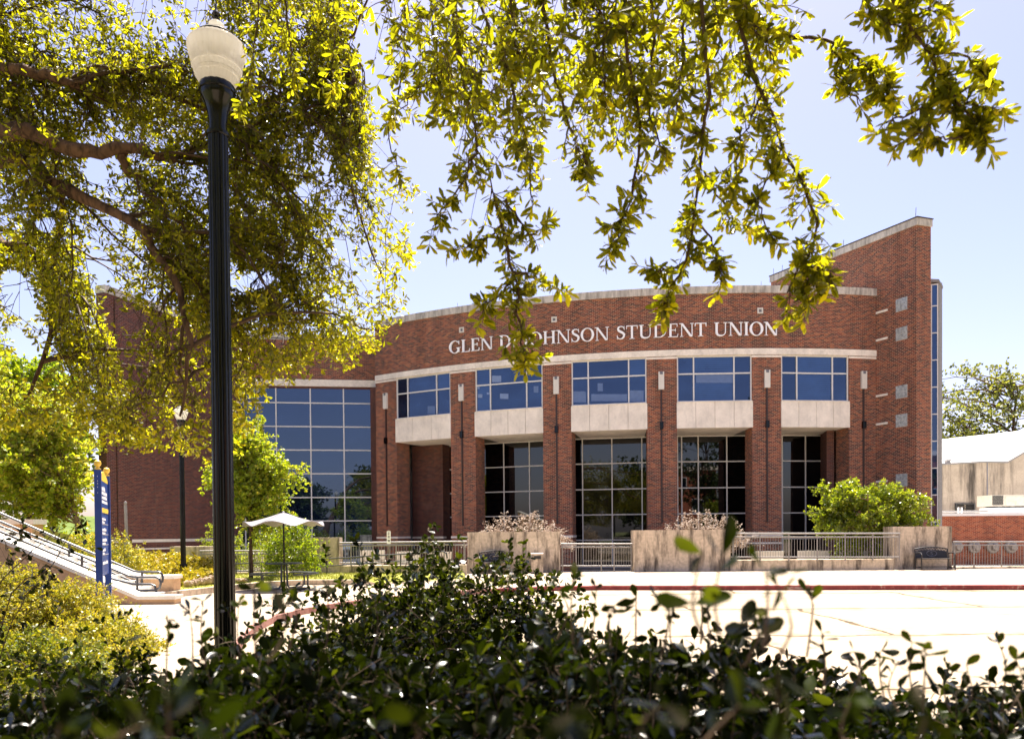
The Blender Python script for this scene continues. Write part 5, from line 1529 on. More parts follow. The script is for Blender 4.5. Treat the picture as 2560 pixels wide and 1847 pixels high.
# boughs hanging in front along the top, traced as 3-D sprays 3-4 m from the lens
fr_ = Foliage(rs(23), detail=True)
rg3 = rs(29)
SP = [  # (pixel polyline in a 2268-wide frame, near depth, far depth, envelope px, twigs)
    ([(985, -150), (1000, 0), (1020, 150), (1060, 320), (1095, 440)], 3.9, 3.7, 105, 66),
    ([(1095, 440), (1125, 560), (1148, 650), (1155, 730), (1160, 785)], 3.7, 3.5, 62, 44),
    ([(1060, 320), (1010, 420), (960, 500)], 3.7, 3.6, 32, 16), ([(1110, 500), (1060, 540), (1020, 548)], 3.65, 3.6, 26, 12),
    ([(1140, 600), (1190, 620), (1232, 640)], 3.6, 3.55, 24, 10), ([(1140, 620), (1100, 655), (1072, 682)], 3.6, 3.55, 24, 10), ([(1120, 440), (1170, 520), (1205, 500)], 3.6, 3.55, 26, 10),
    ([(880, -120), (900, 60), (880, 200), (862, 300), (880, 380)], 4.4, 4.2, 36, 26), ([(1010, 130), (930, 200), (890, 240)], 4.0, 3.9, 38, 14),
    ([(940, -140), (960, 60), (980, 200)], 4.1, 4.0, 60, 30), ([(1060, 0), (1130, 180), (1170, 330), (1180, 440)], 3.9, 3.7, 60, 34),
    ([(1180, -150), (1215, 100), (1255, 260), (1285, 340), (1300, 392)], 3.7, 3.5, 46, 40),
    ([(1370, -150), (1385, 100), (1415, 300), (1400, 430), (1372, 500), (1350, 548)], 3.5, 3.4, 44, 54),
    ([(1440, -150), (1450, 60), (1440, 220), (1470, 330)], 3.6, 3.4, 56, 40),
    ([(1545, -150), (1565, 150), (1562, 300), (1545, 440), (1525, 560), (1490, 640), (1470, 672)], 3.4, 3.3, 40, 66),
    ([(1560, 380), (1600, 450), (1645, 500)], 3.4, 3.3, 24, 12), ([(1545, 480), (1585, 560), (1598, 610)], 3.35, 3.3, 20, 11), ([(1500, 590), (1450, 600)], 3.35, 3.3, 16, 6),
    ([(1600, -150), (1640, 60), (1690, 200), (1740, 330), (1790, 420), (1808, 500), (1800, 580), (1792, 630), (1788, 668)], 3.4, 3.2, 46, 88),
    ([(1735, 320), (1700, 400), (1680, 460), (1705, 515)], 3.3, 3.25, 26, 18), ([(1690, 200), (1640, 320), (1625, 420)], 3.4, 3.3, 40, 22),
    ([(1795, 560), (1760, 610), (1745, 660)], 3.2, 3.15, 22, 10), ([(1800, 590), (1840, 605)], 3.2, 3.15, 16, 6),
    ([(1500, -150), (1520, 80), (1500, 240)], 3.5, 3.4, 70, 42), ([(1300, -150), (1330, 60), (1340, 200)], 3.6, 3.5, 76, 46), ([(1120, -150), (1140, 40), (1150, 120)], 3.8, 3.7, 76, 40),
    ([(1650, -120), (1660, 40), (1710, 120)], 3.4, 3.3, 48, 26),
    ([(1660, 55), (1740, 80), (1840, 92), (1905, 130), (1940, 185), (1965, 205)], 3.4, 3.3, 28, 34), ([(1850, 95), (1860, 170), (1900, 230)], 3.35, 3.3, 24, 14), ([(1900, 140), (1960, 165)], 3.3, 3.3, 20, 8),
    ([(1880, -140), (1960, -20), (2030, 70), (2065, 140), (2115, 215), (2155, 265), (2178, 300)], 3.1, 2.9, 32, 60),
    ([(2060, 120), (2120, 125), (2180, 150), (2190, 190)], 3.0, 2.95, 22, 18), ([(2090, 190), (2040, 240), (1965, 270)], 3.0, 2.95, 24, 16), ([(2110, 220), (2060, 280), (2010, 310)], 2.95, 2.9, 22, 14),
    ([(2000, -140), (2040, -30), (2080, 30)], 3.0, 3.0, 46, 26), ([(1900, -60), (1930, 20), (1990, 60)], 3.2, 3.1, 40, 20), ([(2140, 230), (2185, 240)], 2.95, 2.9, 18, 6), ([(2160, 280), (2120, 300), (2080, 305)], 2.95, 2.9, 16, 8),
    ([(560, -120), (575, 20), (560, 120), (545, 210), (538, 235)], 5.0, 5.0, 26, 30), ([(620, -120), (640, 60), (650, 170)], 4.9, 5.0, 46, 34), ([(720, -120), (740, 60), (735, 200)], 4.8, 4.8, 50, 30),
]
for pts, y0, y1, env, ntw in SP:
    n = 14; pts = np.array(pts, float) * D
    dep = np.linspace(y0, y1, len(pts)) + rg3.normal(0, 0.04, len(pts))
    w3 = smooth_path([P(x, y, Y) for (x, y), Y in zip(pts, dep)], n, 0.008, rg3)
    seg = np.linalg.norm(w3[-1] - w3[0])
    fr_.twigs(w3[None], 0.010 if ntw > 30 else 0.006, 0.003)
    ntw = int(ntw * 1.15)
    tt = rg3.beta(1.0, 1.12, ntw) * (n - 1.001); i0 = tt.astype(int); f = (tt - i0)[:, None]
    s = w3[i0] * (1 - f) + w3[i0 + 1] * f
    tan = unit(w3[i0 + 1] - w3[i0])
    e_m = 1.3 * env * D / F * (y0 + y1) / 2
    dr = unit(tan * 0.55 + rg3.normal(0, 0.7, (ntw, 3)) + np.array([0, 0, -0.1]))
    fr_.spray(s, dr, rg3.uniform(0.25, 1.0, ntw) * np.maximum(e_m * (1.15 - 0.45 * tt / n), 0.03), 10, 0.048, droop=0.2, ratio=0.33, up=0.4, spread=0.85, r0=0.0026, tip=0.45, leafvar=0.5)
    fr_.spray(w3[-2:], unit(np.repeat(tan[:1] * 0 + unit(w3[-1] - w3[-3])[None], 2, 0)), np.array([0.05, 0.07]), 9, 0.058, ratio=0.33, tintbias=0.15, r0=0.0026, tip=0.6)
TOPP = [(825, -60), (1720, -60), (1700, 140), (1600, 190), (1500, 250), (1420, 230), (1300, 300), (1220, 260), (1130, 330), (1040, 300), (960, 190), (880, 110)]
q = np.stack([rg3.uniform(820, 1720, 2400), rg3.uniform(-60, 330, 2400)], 1); q = q[inpoly(q, TOPP)][:430]
e0 = np.array([P(x * D, y * D, Y_) for (x, y), Y_ in zip(q, rg3.uniform(3.3, 4.5, len(q)))])
fr_.spray(e0, unit(rg3.normal(0, 0.6, (len(e0), 3)) + np.array([0.05, 0, -0.55])), rg3.uniform(0.10, 0.26, len(e0)), 12, 0.055, droop=0.2, ratio=0.33, up=0.4, spread=0.85, r0=0.0026, tip=0.45, leafvar=0.4, tintbias=-0.12)
fr_.build('foliage', M['oak'], oak)
fr_.build_twigs('branchlets', M['twig'], oak, n=5)

# unseen crown leaves added above and behind the viewer to shade the hedge
ov = Foliage(rs(37)); rg4 = rs(38)
n = 3200
x = rg4.uniform(-7, 6.0, n); y = rg4.uniform(-4.0, 3.9, n)
z = 1.9 + np.maximum(y, 0.3) * 0.78 + 0.5 + rg4.uniform(0.0, 1.0, n) ** 1.2 * (9.2 - 0.12 * (x + 6) ** 2 * 0.25 - 2.5 - np.maximum(y, 0) * 0.7)
z = np.maximum(z, 4.6 + 0.0 * z)
s = np.stack([x, y, z], 1)
s = s[(z < 10.5) & ((x < 0.2) | (rg4.uniform(0, 1, n) < 0.8))]
ov.spray(s, unit(rg4.normal(0, 0.8, s.shape) + np.array([0.2, 0, -0.2])), rg4.uniform(0.4, 0.9, len(s)), 15, 0.12, droop=0.25, ratio=0.45, r0=0.006)
def above(p):
    px = proj(p); return (p[:, 1] < 0.2) | (px[:, 1] < -130) | (px[:, 2] < 0)
ov.clip(above)
ov.build('foliage', M['oak'], oak)
ov.build_twigs('branchlets', M['twig'], oak, n=3)

# ------------------------------------------------------------------ hedges
def bush(name, label, cat, cen, foliage_name, m, seed, pts, dirs, length, nleaf, leaf, stem_r=0.004, ratio=0.5, group=None, detail=False, twig_m=None, clip=None, kind=None, **kw):
    r = rs(seed)
    t = thing(name, label, cat, cen, group)
    sc = 2.2 / max(0.25, float(np.std(pts[:, 0])))
    g_ = sum(np.sin(pts @ (r.normal(0, 1, 3) * sc * q) + r.uniform(0, 6.28)) for q in (1.0, 1.3, 1.7, 2.4, 3.2))
    k_ = g_ > (-9 if name == 'shrub' else -0.9)
    pts, dirs, length = pts[k_], dirs[k_], np.asarray(length)[k_] * (1 + 0.14 * g_[k_].clip(-1, 2))
    f = Foliage(r, detail); f.spray(pts, dirs, length, nleaf, leaf, ratio=ratio, r0=stem_r, **kw)
    if clip: f.clip(clip)
    f.build(foliage_name, m, t); f.build_twigs('stems', twig_m or M['twig'], t)
    return t
def mound(seed, n, cx, cy, rx, ry, h, z0=0.1, inner=0.55):
    r = rs(seed)
    th = r.uniform(0, 2 * PI, n); ph = np.arccos(r.uniform(0, 1, n)); k = r.uniform(inner, 1.0, n) ** 0.6
    d = np.stack([np.sin(ph) * np.cos(th), np.sin(ph) * np.sin(th), np.cos(ph)], 1)
    bump_ = 1 + 0.15 * np.sin(5 * th + seed) * np.sin(4 * ph) + 0.12 * np.sin(9 * th + 2 * seed) * np.sin(7 * ph) + 0.05 * r.normal(0, 1, n)
    p = d * (k * bump_)[:, None] * np.array([rx, ry, h]) + np.array([cx, cy, z0])
    return p, unit(d * np.array([1 / rx, 1 / ry, 1 / h]) * 0.6 + r.normal(0, 0.45, (n, 3)) + np.array([0, 0, 0.35]))

# nearest hedge: a long clipped hedge just in front of the lens; its top follows the photograph's edge
prof = np.array([(-300, 1490), (0, 1550), (250, 1495), (420, 1440), (520, 1395), (600, 1385), (700, 1400), (900, 1420), (1050, 1410), (1250, 1345), (1330, 1362), (1450, 1372), (1600, 1362), (1750, 1415), (1850, 1468), (2000, 1508), (2150, 1505), (2300, 1515), (2700, 1550)], float) * D
hd = thing('hedge', 'dark glossy hedge running across the bottom in front of everything', 'hedge', (0, 1.7, 0.0))
r = rs(51); hf = Foliage(r, detail=True)
n = 7600
Y = r.uniform(0.72, 2.6, n); X = r.uniform(-0.85, 0.95, n) * Y
px = 1280 + F * X / Y
ytop = np.interp(px, prof[:, 0], prof[:, 1])
# hedge surface height so that the far rim (Y~1.8) carries the visible edge
ztop = 1.7 - (ytop - 1332) / F * 1.75 - 0.075
lim = ztop - 0.22 * np.maximum(0, Y - 1.9) - 0.28 * np.maximum(0, 1.6 - Y)
z = lim - 0.03 - r.uniform(0, 1, n) ** 1.7 * 0.75 - 0.05
s = np.stack([X, Y, z], 1)
dr = unit(r.normal(0, 0.55, (n, 3)) + np.array([0, -0.05, 0.9]))
hf.spray(s, dr, r.uniform(0.06, 0.17, n), 9, 0.036, droop=0.15, ratio=0.5, up=0.5, spread=0.9, r0=0.0018, tip=0.3, leafvar=0.45, tintbias=-0.12)
# upright shoots standing above the edge
SHO = [(1555, 1225, 1380, 0.80, 0.040), (1600, 1228, 1370, 0.78, 0.045), (1695, 1262, 1400, 0.78, 0.045), (1725, 1300, 1420, 0.85, 0.038), (1565, 1345, 1400, 1.2, 0.03), (1785, 1310, 1420, 1.25, 0.028), (1640, 1380, 1440, 1.1, 0.04),
       (600, 1285, 1430, 0.80, 0.034), (560, 1300, 1420, 1.3, 0.03), (640, 1310, 1400, 1.5, 0.028), (420, 1350, 1460, 1.5, 0.028), (375, 1370, 1480, 1.4, 0.026), (450, 1330, 1440, 1.6, 0.026), (530, 1330, 1420, 1.5, 0.026), (720, 1290, 1400, 1.7, 0.025),
       (1270, 1280, 1390, 1.4, 0.028), (1320, 1300, 1400, 1.5, 0.028), (1360, 1340, 1400, 1.3, 0.03), (1460, 1330, 1400, 1.3, 0.032), (1490, 1340, 1400, 1.5, 0.028),
       (1890, 1440, 1500, 1.3, 0.03), (2020, 1420, 1540, 1.3, 0.035), (2050, 1440, 1540, 1.2, 0.036), (1990, 1460, 1540, 1.4, 0.03), (2140, 1470, 1540, 1.4, 0.03), (2250, 1460, 1540, 1.2, 0.036), (2210, 1420, 1540, 1.5, 0.028), (2100, 1480, 1540, 1.5, 0.03),
       (90, 1440, 1540, 1.5, 0.028), (160, 1450, 1520, 1.6, 0.028), (280, 1420, 1500, 1.6, 0.028), (830, 1330, 1420, 1.9, 0.026),
       (372, 1555, 1680, 0.50, 0.030), (452, 1588, 1700, 0.46, 0.030), (330, 1600, 1700, 0.50, 0.028), (1470, 1560, 1680, 0.55, 0.034), (1640, 1560, 1680, 0.58, 0.03), (1722, 1490, 1640, 0.62, 0.034), (2050, 1590, 1690, 0.52, 0.03), (900, 1590, 1690, 0.55, 0.03), (140, 1580, 1690, 0.55, 0.03), (1250, 1585, 1690, 0.56, 0.03), (1900, 1520, 1650, 0.7, 0.03),
       (1410, 1320, 1400, 1.5, 0.028), (1550, 1300, 1390, 1.5, 0.03), (1660, 1350, 1420, 1.3, 0.03), (1820, 1400, 1480, 1.4, 0.03), (1230, 1300, 1380, 1.6, 0.028), (1950, 1440, 1520, 1.4, 0.03)]
for x, yt, yb, Yd, lf in SHO:
    a, b = P(x * D + r.normal(0, 8), yb * D + 40, Yd), P(x * D, yt * D, Yd)
    k = 9; w3 = smooth_path([a, (a + b) / 2 + r.normal(0, 0.012, 3), b], k)
    hf.twigs(w3[None], 0.0022, 0.0010)
    m_ = 7 if (Yd > 0.9 or yt > 1450) else 4; t_ = np.concatenate([r.uniform(0.45, 1, m_ - 2), [0.97, 1.0]])
    q = np.stack([np.interp(t_, np.linspace(0, 1, k), w3[:, i]) for i in range(3)], 1)
    ax = unit(r.normal(0, 0.8, (m_, 3)) + unit(b - a) * 0.5)
    nr = unit(np.cross(ax, r.normal(0, 1, (m_, 3)))); 
    hf.leaves(q, ax, nr, lf * r.uniform(0.55, 1.15, m_), 0.52, np.clip(r.uniform(0.5, 1.0, m_), 0, 1))
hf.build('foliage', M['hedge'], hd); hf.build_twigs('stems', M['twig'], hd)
# woody inside of the hedge so no ground shows through
hs = Foliage(rs(52)); n = 500
Y = r.uniform(1.1, 2.6, n); X = r.uniform(-0.9, 1.0, n) * Y
s = np.stack([X, Y, np.full(n, 0.0)], 1)
hs.tw.append((np.stack([s, s + np.array([0, 0, .3]), s + r.normal(0, .08, (n, 3)) + np.array([0, 0, .6]), s + r.normal(0, .12, (n, 3)) + np.array([0, 0, .85])], 1), 0.006, 0.003))
hs.build_twigs('woody_stems', M['twig'], hd)
so_ = MB(); so_.prism([(-2.9, -1.5), (3.4, -1.5), (3.6, 3.1), (-2.9, 3.1)], 0.0, 0.16)
tag(so_.build('soil', M['soil']), kind='structure')

# sunlit mound behind it in the middle
mp = P(1040 * D, 1420 * D, 4.4)
p, d_ = mound(61, 6600, mp[0] - 0.12, 4.5, 1.08, 0.9, 1.30, 0.15, 0.25)
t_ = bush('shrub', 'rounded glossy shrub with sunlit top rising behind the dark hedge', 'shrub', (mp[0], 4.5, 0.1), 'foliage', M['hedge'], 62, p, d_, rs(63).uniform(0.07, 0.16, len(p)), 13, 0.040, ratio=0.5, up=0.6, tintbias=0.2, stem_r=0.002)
mp2 = P(760 * D, 1420 * D, 3.2)
p, d_ = mound(64, 4200, mp2[0] + 0.0, 3.2, 0.80, 0.6, 1.17, 0.15, 0.25)
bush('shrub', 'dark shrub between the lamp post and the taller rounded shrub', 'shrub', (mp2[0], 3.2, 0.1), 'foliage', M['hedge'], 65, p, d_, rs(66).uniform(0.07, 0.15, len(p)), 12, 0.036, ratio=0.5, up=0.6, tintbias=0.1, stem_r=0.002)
# golden shrubs on the left bank
def pmound(seed, n, x, ytop, Y, wpx, ry, z0=0.1, inner=0.5):
    c = P(x * D, ytop * D, Y); rx = wpx * D / 2 / F * Y
    return mound(seed, n, c[0], Y, rx, ry, c[2] - z0, z0, inner), c
for sd, x, yt, Y, wp, ry, nn, lab in (
    (71, -10, 1262, 10.4, 260, 1.1, 3400, 'golden green shrub at the far left edge below the stair rails'),
    (74, 130, 1300, 11.2, 240, 1.1, 3400, 'golden feathery shrub around the foot of the blue sign'),
    (77, 225, 1395, 9.6, 170, 0.9, 2200, 'low golden shrub spilling towards the pavement edge'),
    (80, 60, 1430, 7.4, 300, 0.8, 2600, 'darker golden green shrub in front of the other golden shrubs')):
    (p, d_), c = pmound(sd, nn, x, yt, Y, wp, ry)
    bush('golden_shrub', lab, 'shrub', (c[0], Y, 0.1), 'foliage', M['golden'], sd + 1, p, d_, rs(sd + 2).uniform(0.10, 0.28, len(p)), 11, 0.045, ratio=0.42, up=0.4, stem_r=0.002, group='golden shrubs on the left bank', tintbias=-0.35 if sd == 80 else 0.0)
# darker shrub at lower left
(p, d_), c = pmound(83, 2400, 180, 1500, 3.6, 520, 0.7)
bush('shrub', 'dark green shrub in shade at the lower left beside the lamp foot', 'shrub', (c[0], 3.6, 0.1), 'foliage', M['hedge'], 84, p, d_, rs(85).uniform(0.08, 0.18, len(p)), 10, 0.036, ratio=0.48, up=0.5, stem_r=0.002, tintbias=0.05)
# an overhanging thin leafy twig at the left in front of the stairs
tw = thing('sapling_shrub', 'thin dark leafy sapling crossing in front of the stair rails at the far left', 'sapling', (P(0, 1500, 4.6)[0], 4.6, 0.1))
tf = Foliage(rs(87), detail=True); rr_ = rs(88)
for pts in ([(-40, 1640), (-20, 1350), (60, 1230), (140, 1170)], [(-40, 1640), (20, 1330), (120, 1250), (175, 1150)], [(-40, 1640), (-30, 1240), (50, 1180)], [(-40, 1640), (40, 1350), (110, 1290)]):
    w3 = smooth_path([P(x * D, y * D, 4.6 + 0.1 * i) for i, (x, y) in enumerate(pts)], 12, 0.01, rr_)
    tf.twigs(w3[None], 0.005, 0.002)
    k = rr_.integers(3, 12, 14)
    tf.spray(w3[k], unit(rr_.normal(0, 1, (14, 3)) + np.array([0.3, 0, 0.2])), rr_.uniform(0.05, 0.16, 14), 4, 0.045, ratio=0.5, r0=0.0018)
tf.build('foliage', M['hedge'], tw); tf.build_twigs('stems', M['twig'], tw)

# ------------------------------------------------------------------ flower bed, rocks, lawn grass
r = rs(91)
n = 900
poly = np.array([P(x, 1450, Y_)[:2] for x, Y_ in ((300, 24.6), (440, 20.9), (548, 22.3), (560, 24.6), (420, 26.2), (320, 26.2))])
bb0, bb1 = poly.min(0), poly.max(0)
q = r.uniform(bb0, bb1, (6000, 2)); q = q[inpoly(q, poly)][:n]
gz = 0.24 + 0.13 * (q[:, 1:2] - 20.9)
s = np.concatenate([q, gz], 1)
fb_ = Foliage(rs(92)); fb_.spray(s, unit(r.normal(0, 0.5, s.shape) + np.array([0, 0, 1])), r.uniform(0.18, 0.42, len(s)), 14, 0.085, ratio=0.6, up=0.7, r0=0.003)
M['gold_cover'] = leaf_mat('gold_cover_leaf', [(0, (0.16, 0.15, 0.01)), (0.6, (0.36, 0.29, 0.015)), (1, (0.5, 0.36, 0.03))], [(0, (0.3, 0.3, 0.01)), (1, (0.6, 0.45, 0.02))], 0.35)
tag(fb_.build('ground_cover', M['gold_cover']), kind='stuff')
# feathery golden plants behind the sign
for sd, x, yb, yt, Y, lab in ((95, 300, 1440, 1335, 20.5, 'feathery golden bush between the blue sign and the thin grey pole'), (98, 225, 1425, 1330, 20.4, 'feathery golden bush left of the blue sign above the stairs')):
    c = P(x, yb, Y); h = P(x, yt, Y)[2] - c[2]
    p, d_ = mound(sd, 500, c[0], Y, 0.55, 0.5, h * 0.9, c[2], 0.3)
    bush('golden_bush', lab, 'shrub', (c[0], Y, c[2]), 'foliage', M['golden'], sd + 1, p, d_, rs(sd).uniform(0.15, 0.4, len(p)), 12, 0.075, ratio=0.35, stem_r=0.003, group='golden bushes by the stairs')
def rock(label, x, y, Y, w_, h_, seed):
    c = P(x, y, Y); rr = rs(seed)
    mb = MB(); nth, nph = 14, 9
    for i in range(nph):
        ph = PI * i / (nph - 1)
        for k in range(nth):
            th = 2 * PI * k / nth
            f = 1 + 0.16 * math.sin(3 * th + seed) * math.sin(ph * 2) + 0.12 * math.sin(5 * th + 2 * seed + ph * 3) + rr.normal(0, 0.035)
            e = lambda v: math.copysign(abs(v) ** 0.7, v)
            mb.v.append((w_ / 2 * f * e(math.sin(ph)) * math.cos(th), w_ * 0.35 * f * e(math.sin(ph)) * math.sin(th), h_ / 2 * f * e(math.cos(ph)) + h_ / 2))
    for i in range(nph - 1):
        for k in range(nth):
            k2 = (k + 1) % nth; mb.f.append([i * nth + k, (i + 1) * nth + k, (i + 1) * nth + k2, i * nth + k2]); mb.uv.append(None)
    o = mb.build('rock', M['rock']); o.location = (c[0], Y, c[2] - 0.02); o.rotation_euler = (0, 0, rr.uniform(-.3, .3))
    tag(o, label, 'rock', 'rocks edging the flower bed')
for i, (x, y, Y, w_, h_, lab) in enumerate((
    (472, 1464, 20.9, 0.30, 0.17, 'flat tan rock just right of the distant lamp foot'),
    (488, 1461, 21.2, 0.26, 0.17, 'second tan rock from the distant lamp foot'),
    (504, 1459, 21.5, 0.28, 0.19, 'third tan rock from the distant lamp foot'),
    (518, 1457, 21.8, 0.24, 0.20, 'tall tan rock fourth from the distant lamp foot'),
    (532, 1455, 22.1, 0.24, 0.22, 'upright tan rock close to the near lamp shaft'),
    (603, 1451, 22.6, 0.36, 0.09, 'low flat rock on the lawn edge right of the near lamp shaft'),
    (405, 1412, 25.0, 0.42, 0.26, 'pinkish rock at the top of the flower bed, left one'),
    (428, 1412, 25.2, 0.36, 0.26, 'pinkish rock at the top of the flower bed, right one'))):
    rock(lab, x, y, Y, w_, h_, 100 + i)
bd2 = MB(); bd2.prism([tuple(p) for p in poly], 0.05, [0.24 + 0.13 * (p[1] - 20.9) for p in poly]); tag(bd2.build('flower_bed_soil', M['soil']), kind='structure')
# lawn blades
r = rs(110); lp_ = np.array([tuple(p) for p in lin] + [(-1.8, 28.2), (-15.0, 28.2), (-15.0, 22.0)])
q = r.uniform(lp_.min(0), lp_.max(0), (60000, 2)); q = q[inpoly(q, lp_)][:26000]
zz = np.where(q[:, 0] > -3.9, 0.17, 0.27)
gv = np.stack([np.c_[q, zz], np.c_[q + r.normal(0, .012, q.shape), zz], np.c_[q + r.normal(0, .03, q.shape), zz + r.uniform(0.03, 0.075, len(q))]], 1)
gt = (np.arange(len(q)) * 3)[:, None] + np.arange(3)[None]
tag(np_mesh('lawn_grass', gv.reshape(-1, 3), [gt], M['grass'], None, np.repeat(r.uniform(0, 1, len(q)), 3)), kind='stuff')

# ------------------------------------------------------------------ trees
def tree(name, label, base, h, crown, mleaf, seed, leaf, nbr=60, ntw=900, nleaf=14, trunk_r=0.1, bark='bark', stems=1, first=0.35, group=None, ratio=0.5, clump=1.0, cat='tree', twl=(0.2, 0.55), droop=0.1, up=0.4, lift=0.35, hollow=0.25, tintbias=0.0):
    """crown: (cx, cy, cz, rx, ry, rz) relative to base; real trunk, limbs, branchlets and leaves"""
    r = rs(seed); base = np.array(base, float)
    t = thing(name, label, cat, base, group)
    cx, cy, cz, rx, ry, rz = crown
    cc = base + np.array([cx, cy, cz])
    f = Foliage(r)
    trunks = []
    tm = MB()
    for s in range(stems):
        off = np.array([0, 0, 0.0]) if stems == 1 else np.array([math.cos(s * 2.4), math.sin(s * 2.4), 0]) * 0.12
        tipp = cc + np.array([r.normal(0, rx * (0.1 if stems == 1 else 0.45)), r.normal(0, ry * (0.1 if stems == 1 else 0.4)), rz * 0.55])
        midp = base + off * 2 + (tipp - base) * 0.45 + np.array([r.normal(0, 0.05), r.normal(0, 0.05), 0])
        p = smooth_path([base + off, midp, tipp], 12, trunk_r * 0.15, r)
        tm.tube(p, np.linspace(trunk_r, trunk_r * 0.18, 12), 9); trunks.append(p)
    tm.build('trunk', M[bark], t, smooth=True)
    allp = np.concatenate([p[int(12 * first * 0.5):] for p in trunks])
    # clump centres on and inside the crown
    d = unit(r.normal(0, 1, (nbr, 3))); k = r.uniform(hollow, 1.0, nbr) ** 0.5
    ce = cc + d * k[:, None] * np.array([rx, ry, rz]) * (1 + 0.12 * r.normal(0, 1, (nbr, 1)))
    br = []
    for e in ce:
        dd = np.linalg.norm(allp - e, axis=1) + 1.5 * np.maximum(0, allp[:, 2] - e[2] + 0.2)
        s = allp[np.argsort(dd)[r.integers(0, 4)]]
        mid = (s + e) / 2 + np.array([0, 0, lift * 0.3 * np.linalg.norm(e - s)]) + r.normal(0, 0.05 * np.linalg.norm(e - s), 3)
        br.append(smooth_path([s, mid, e], 7, 0.01, r))
    br = np.array(br); f.twigs(br, trunk_r * r.uniform(0.14, 0.32, nbr), trunk_r * 0.05)
    bi = r.integers(0, nbr, ntw); tt = np.clip(r.beta(2.4, 0.9, ntw), 0, 1) * 5.99; i0 = tt.astype(int); ff = (tt - i0)[:, None]
    s = br[bi, i0] * (1 - ff) + br[bi, i0 + 1] * ff
    dr = unit(unit(br[bi, i0 + 1] - br[bi, i0]) * 0.5 + r.normal(0, 0.8, (ntw, 3)) + np.array([0, 0, up * 0.3]))
    f.spray(s, dr, r.uniform(*twl, ntw) * clump, nleaf, leaf, droop=droop, ratio=ratio, up=up, r0=trunk_r * 0.05, tintbias=tintbias)
    f.build('crown', M[mleaf], t)
    f.build_twigs('branches', M[bark], t)
    return t
b = P(627, 1439, 25.4)
tree('maple_tree', 'young yellow green maple with slim trunk behind the umbrella', (b[0], 25.4, 0.28), 5, (0.15, 0, 3.45, 1.6, 1.4, 1.75), 'maple', 121, 0.095, 90, 1700, 15, 0.075, 'bark', ratio=0.7, twl=(0.2, 0.5), up=0.5, hollow=0.1)
def shrubtree(label, x, yt, yb, wpx, Y, m, seed, leaf, n, group=None, ry=0.8):
    c = P(x, yb, Y); h = P(x, yt, Y)[2] - c[2]; rx = wpx / 2 / F * Y
    p, d_ = mound(seed, n, c[0], Y, rx, ry, h, c[2], 0.5)
    return bush('evergreen_shrub', label, 'shrub', (c[0], Y, c[2]), 'foliage', M[m], seed + 1, p, d_, rs(seed).uniform(0.12, 0.36, len(p)), 12, leaf, ratio=0.45, up=0.5, stem_r=0.004, group=group)
shrubtree('glossy green evergreen shrub right of the umbrella, in front of the pale wall', 735, 1305, 1425, 120, 26.8, 'green', 131, 0.075, 1250)
shrubtree('pale topped evergreen shrub between the maple and the umbrella pole', 672, 1325, 1420, 110, 29.5, 'holly', 134, 0.075, 600)
shrubtree('evergreen shrub left of the maple trunk, beside the near lamp shaft', 560, 1310, 1425, 110, 29.8, 'holly', 137, 0.075, 600)
b = P(2175, 1420, 31.7)
tree('bushy_tree', 'broad bright green multi-stemmed tree against the tower behind the railing', (b[0], 31.7, GZ), 4, (0.1, 0, 2.55, 2.5, 1.2, 1.6), 'holly', 141, 0.12, 150, 2700, 15, 0.06, 'bark_pale', stems=5, ratio=0.42, twl=(0.15, 0.4), up=0.6, hollow=0.2, lift=0.2)
b = P(2120, 1440, 31.0)
(p, d_) = mound(144, 420, b[0], 31.0, 0.9, 0.5, 1.25, GZ, 0.4)
bush('evergreen_shrub', 'low bright shrub under the bushy tree behind the railing', 'shrub', (b[0], 31.0, GZ), 'foliage', M['holly'], 145, p, d_, rs(146).uniform(0.12, 0.3, len(p)), 12, 0.11, ratio=0.42, stem_r=0.004)
def twiggy(label, x, yt, wpx, Y, seed, zb=0.2):
    c = P(x, yt, Y); rx = 1.3 * wpx / 2 / F * Y; r = rs(seed)
    t = thing('twiggy_shrub', label, 'shrub', (c[0], Y, zb), 'pale twiggy shrubs in the planters')
    f = Foliage(r); n = 300
    base = np.array([c[0], Y, zb]) + r.normal(0, 0.12, (n, 3)) * np.array([2, 1, 0])
    th = r.uniform(0, 2 * PI, n); el = r.uniform(0.0, 1.0, n)
    e = np.stack([c[0] + rx * np.sqrt(el) * np.cos(th), Y + 0.7 * np.sqrt(el) * np.sin(th), zb + (c[2] - zb) * (0.72 + 0.36 * r.uniform(0, 1, n) * (1 - el * 0.7) - 0.36 * el)], 1)
    br = np.array([smooth_path([a, a * .45 + q * .55 + np.array([0, 0, .22]), q], 7, 0.02, r) for a, q in zip(base, e)])
    f.twigs(br, 0.012, 0.004)
    m_ = 1900; bi = r.integers(0, n, m_); tt = r.beta(1.8, 0.9, m_) * 5.99; i0 = tt.astype(int); ff = (tt - i0)[:, None]
    s = br[bi, i0] * (1 - ff) + br[bi, i0 + 1] * ff
    f.spray(s, unit(unit(br[bi, i0 + 1] - br[bi, i0]) * .6 + r.normal(0, .6, (m_, 3)) + np.array([0, 0, .2])), r.uniform(0.1, 0.26, m_), 9, 0.040, ratio=0.55, r0=0.004, up=0.5)
    f.build('foliage', M['blush'], t); f.build_twigs('stems', M['bark_pale'], t)
twiggy('pale pinkish twiggy shrub rising behind the planter wall with the litter bin', 1300, 1280, 220, 31.3, 151)
twiggy('pale pinkish twiggy shrub spilling over the right end of the streaked planter wall', 1755, 1280, 215, 31.3, 155)
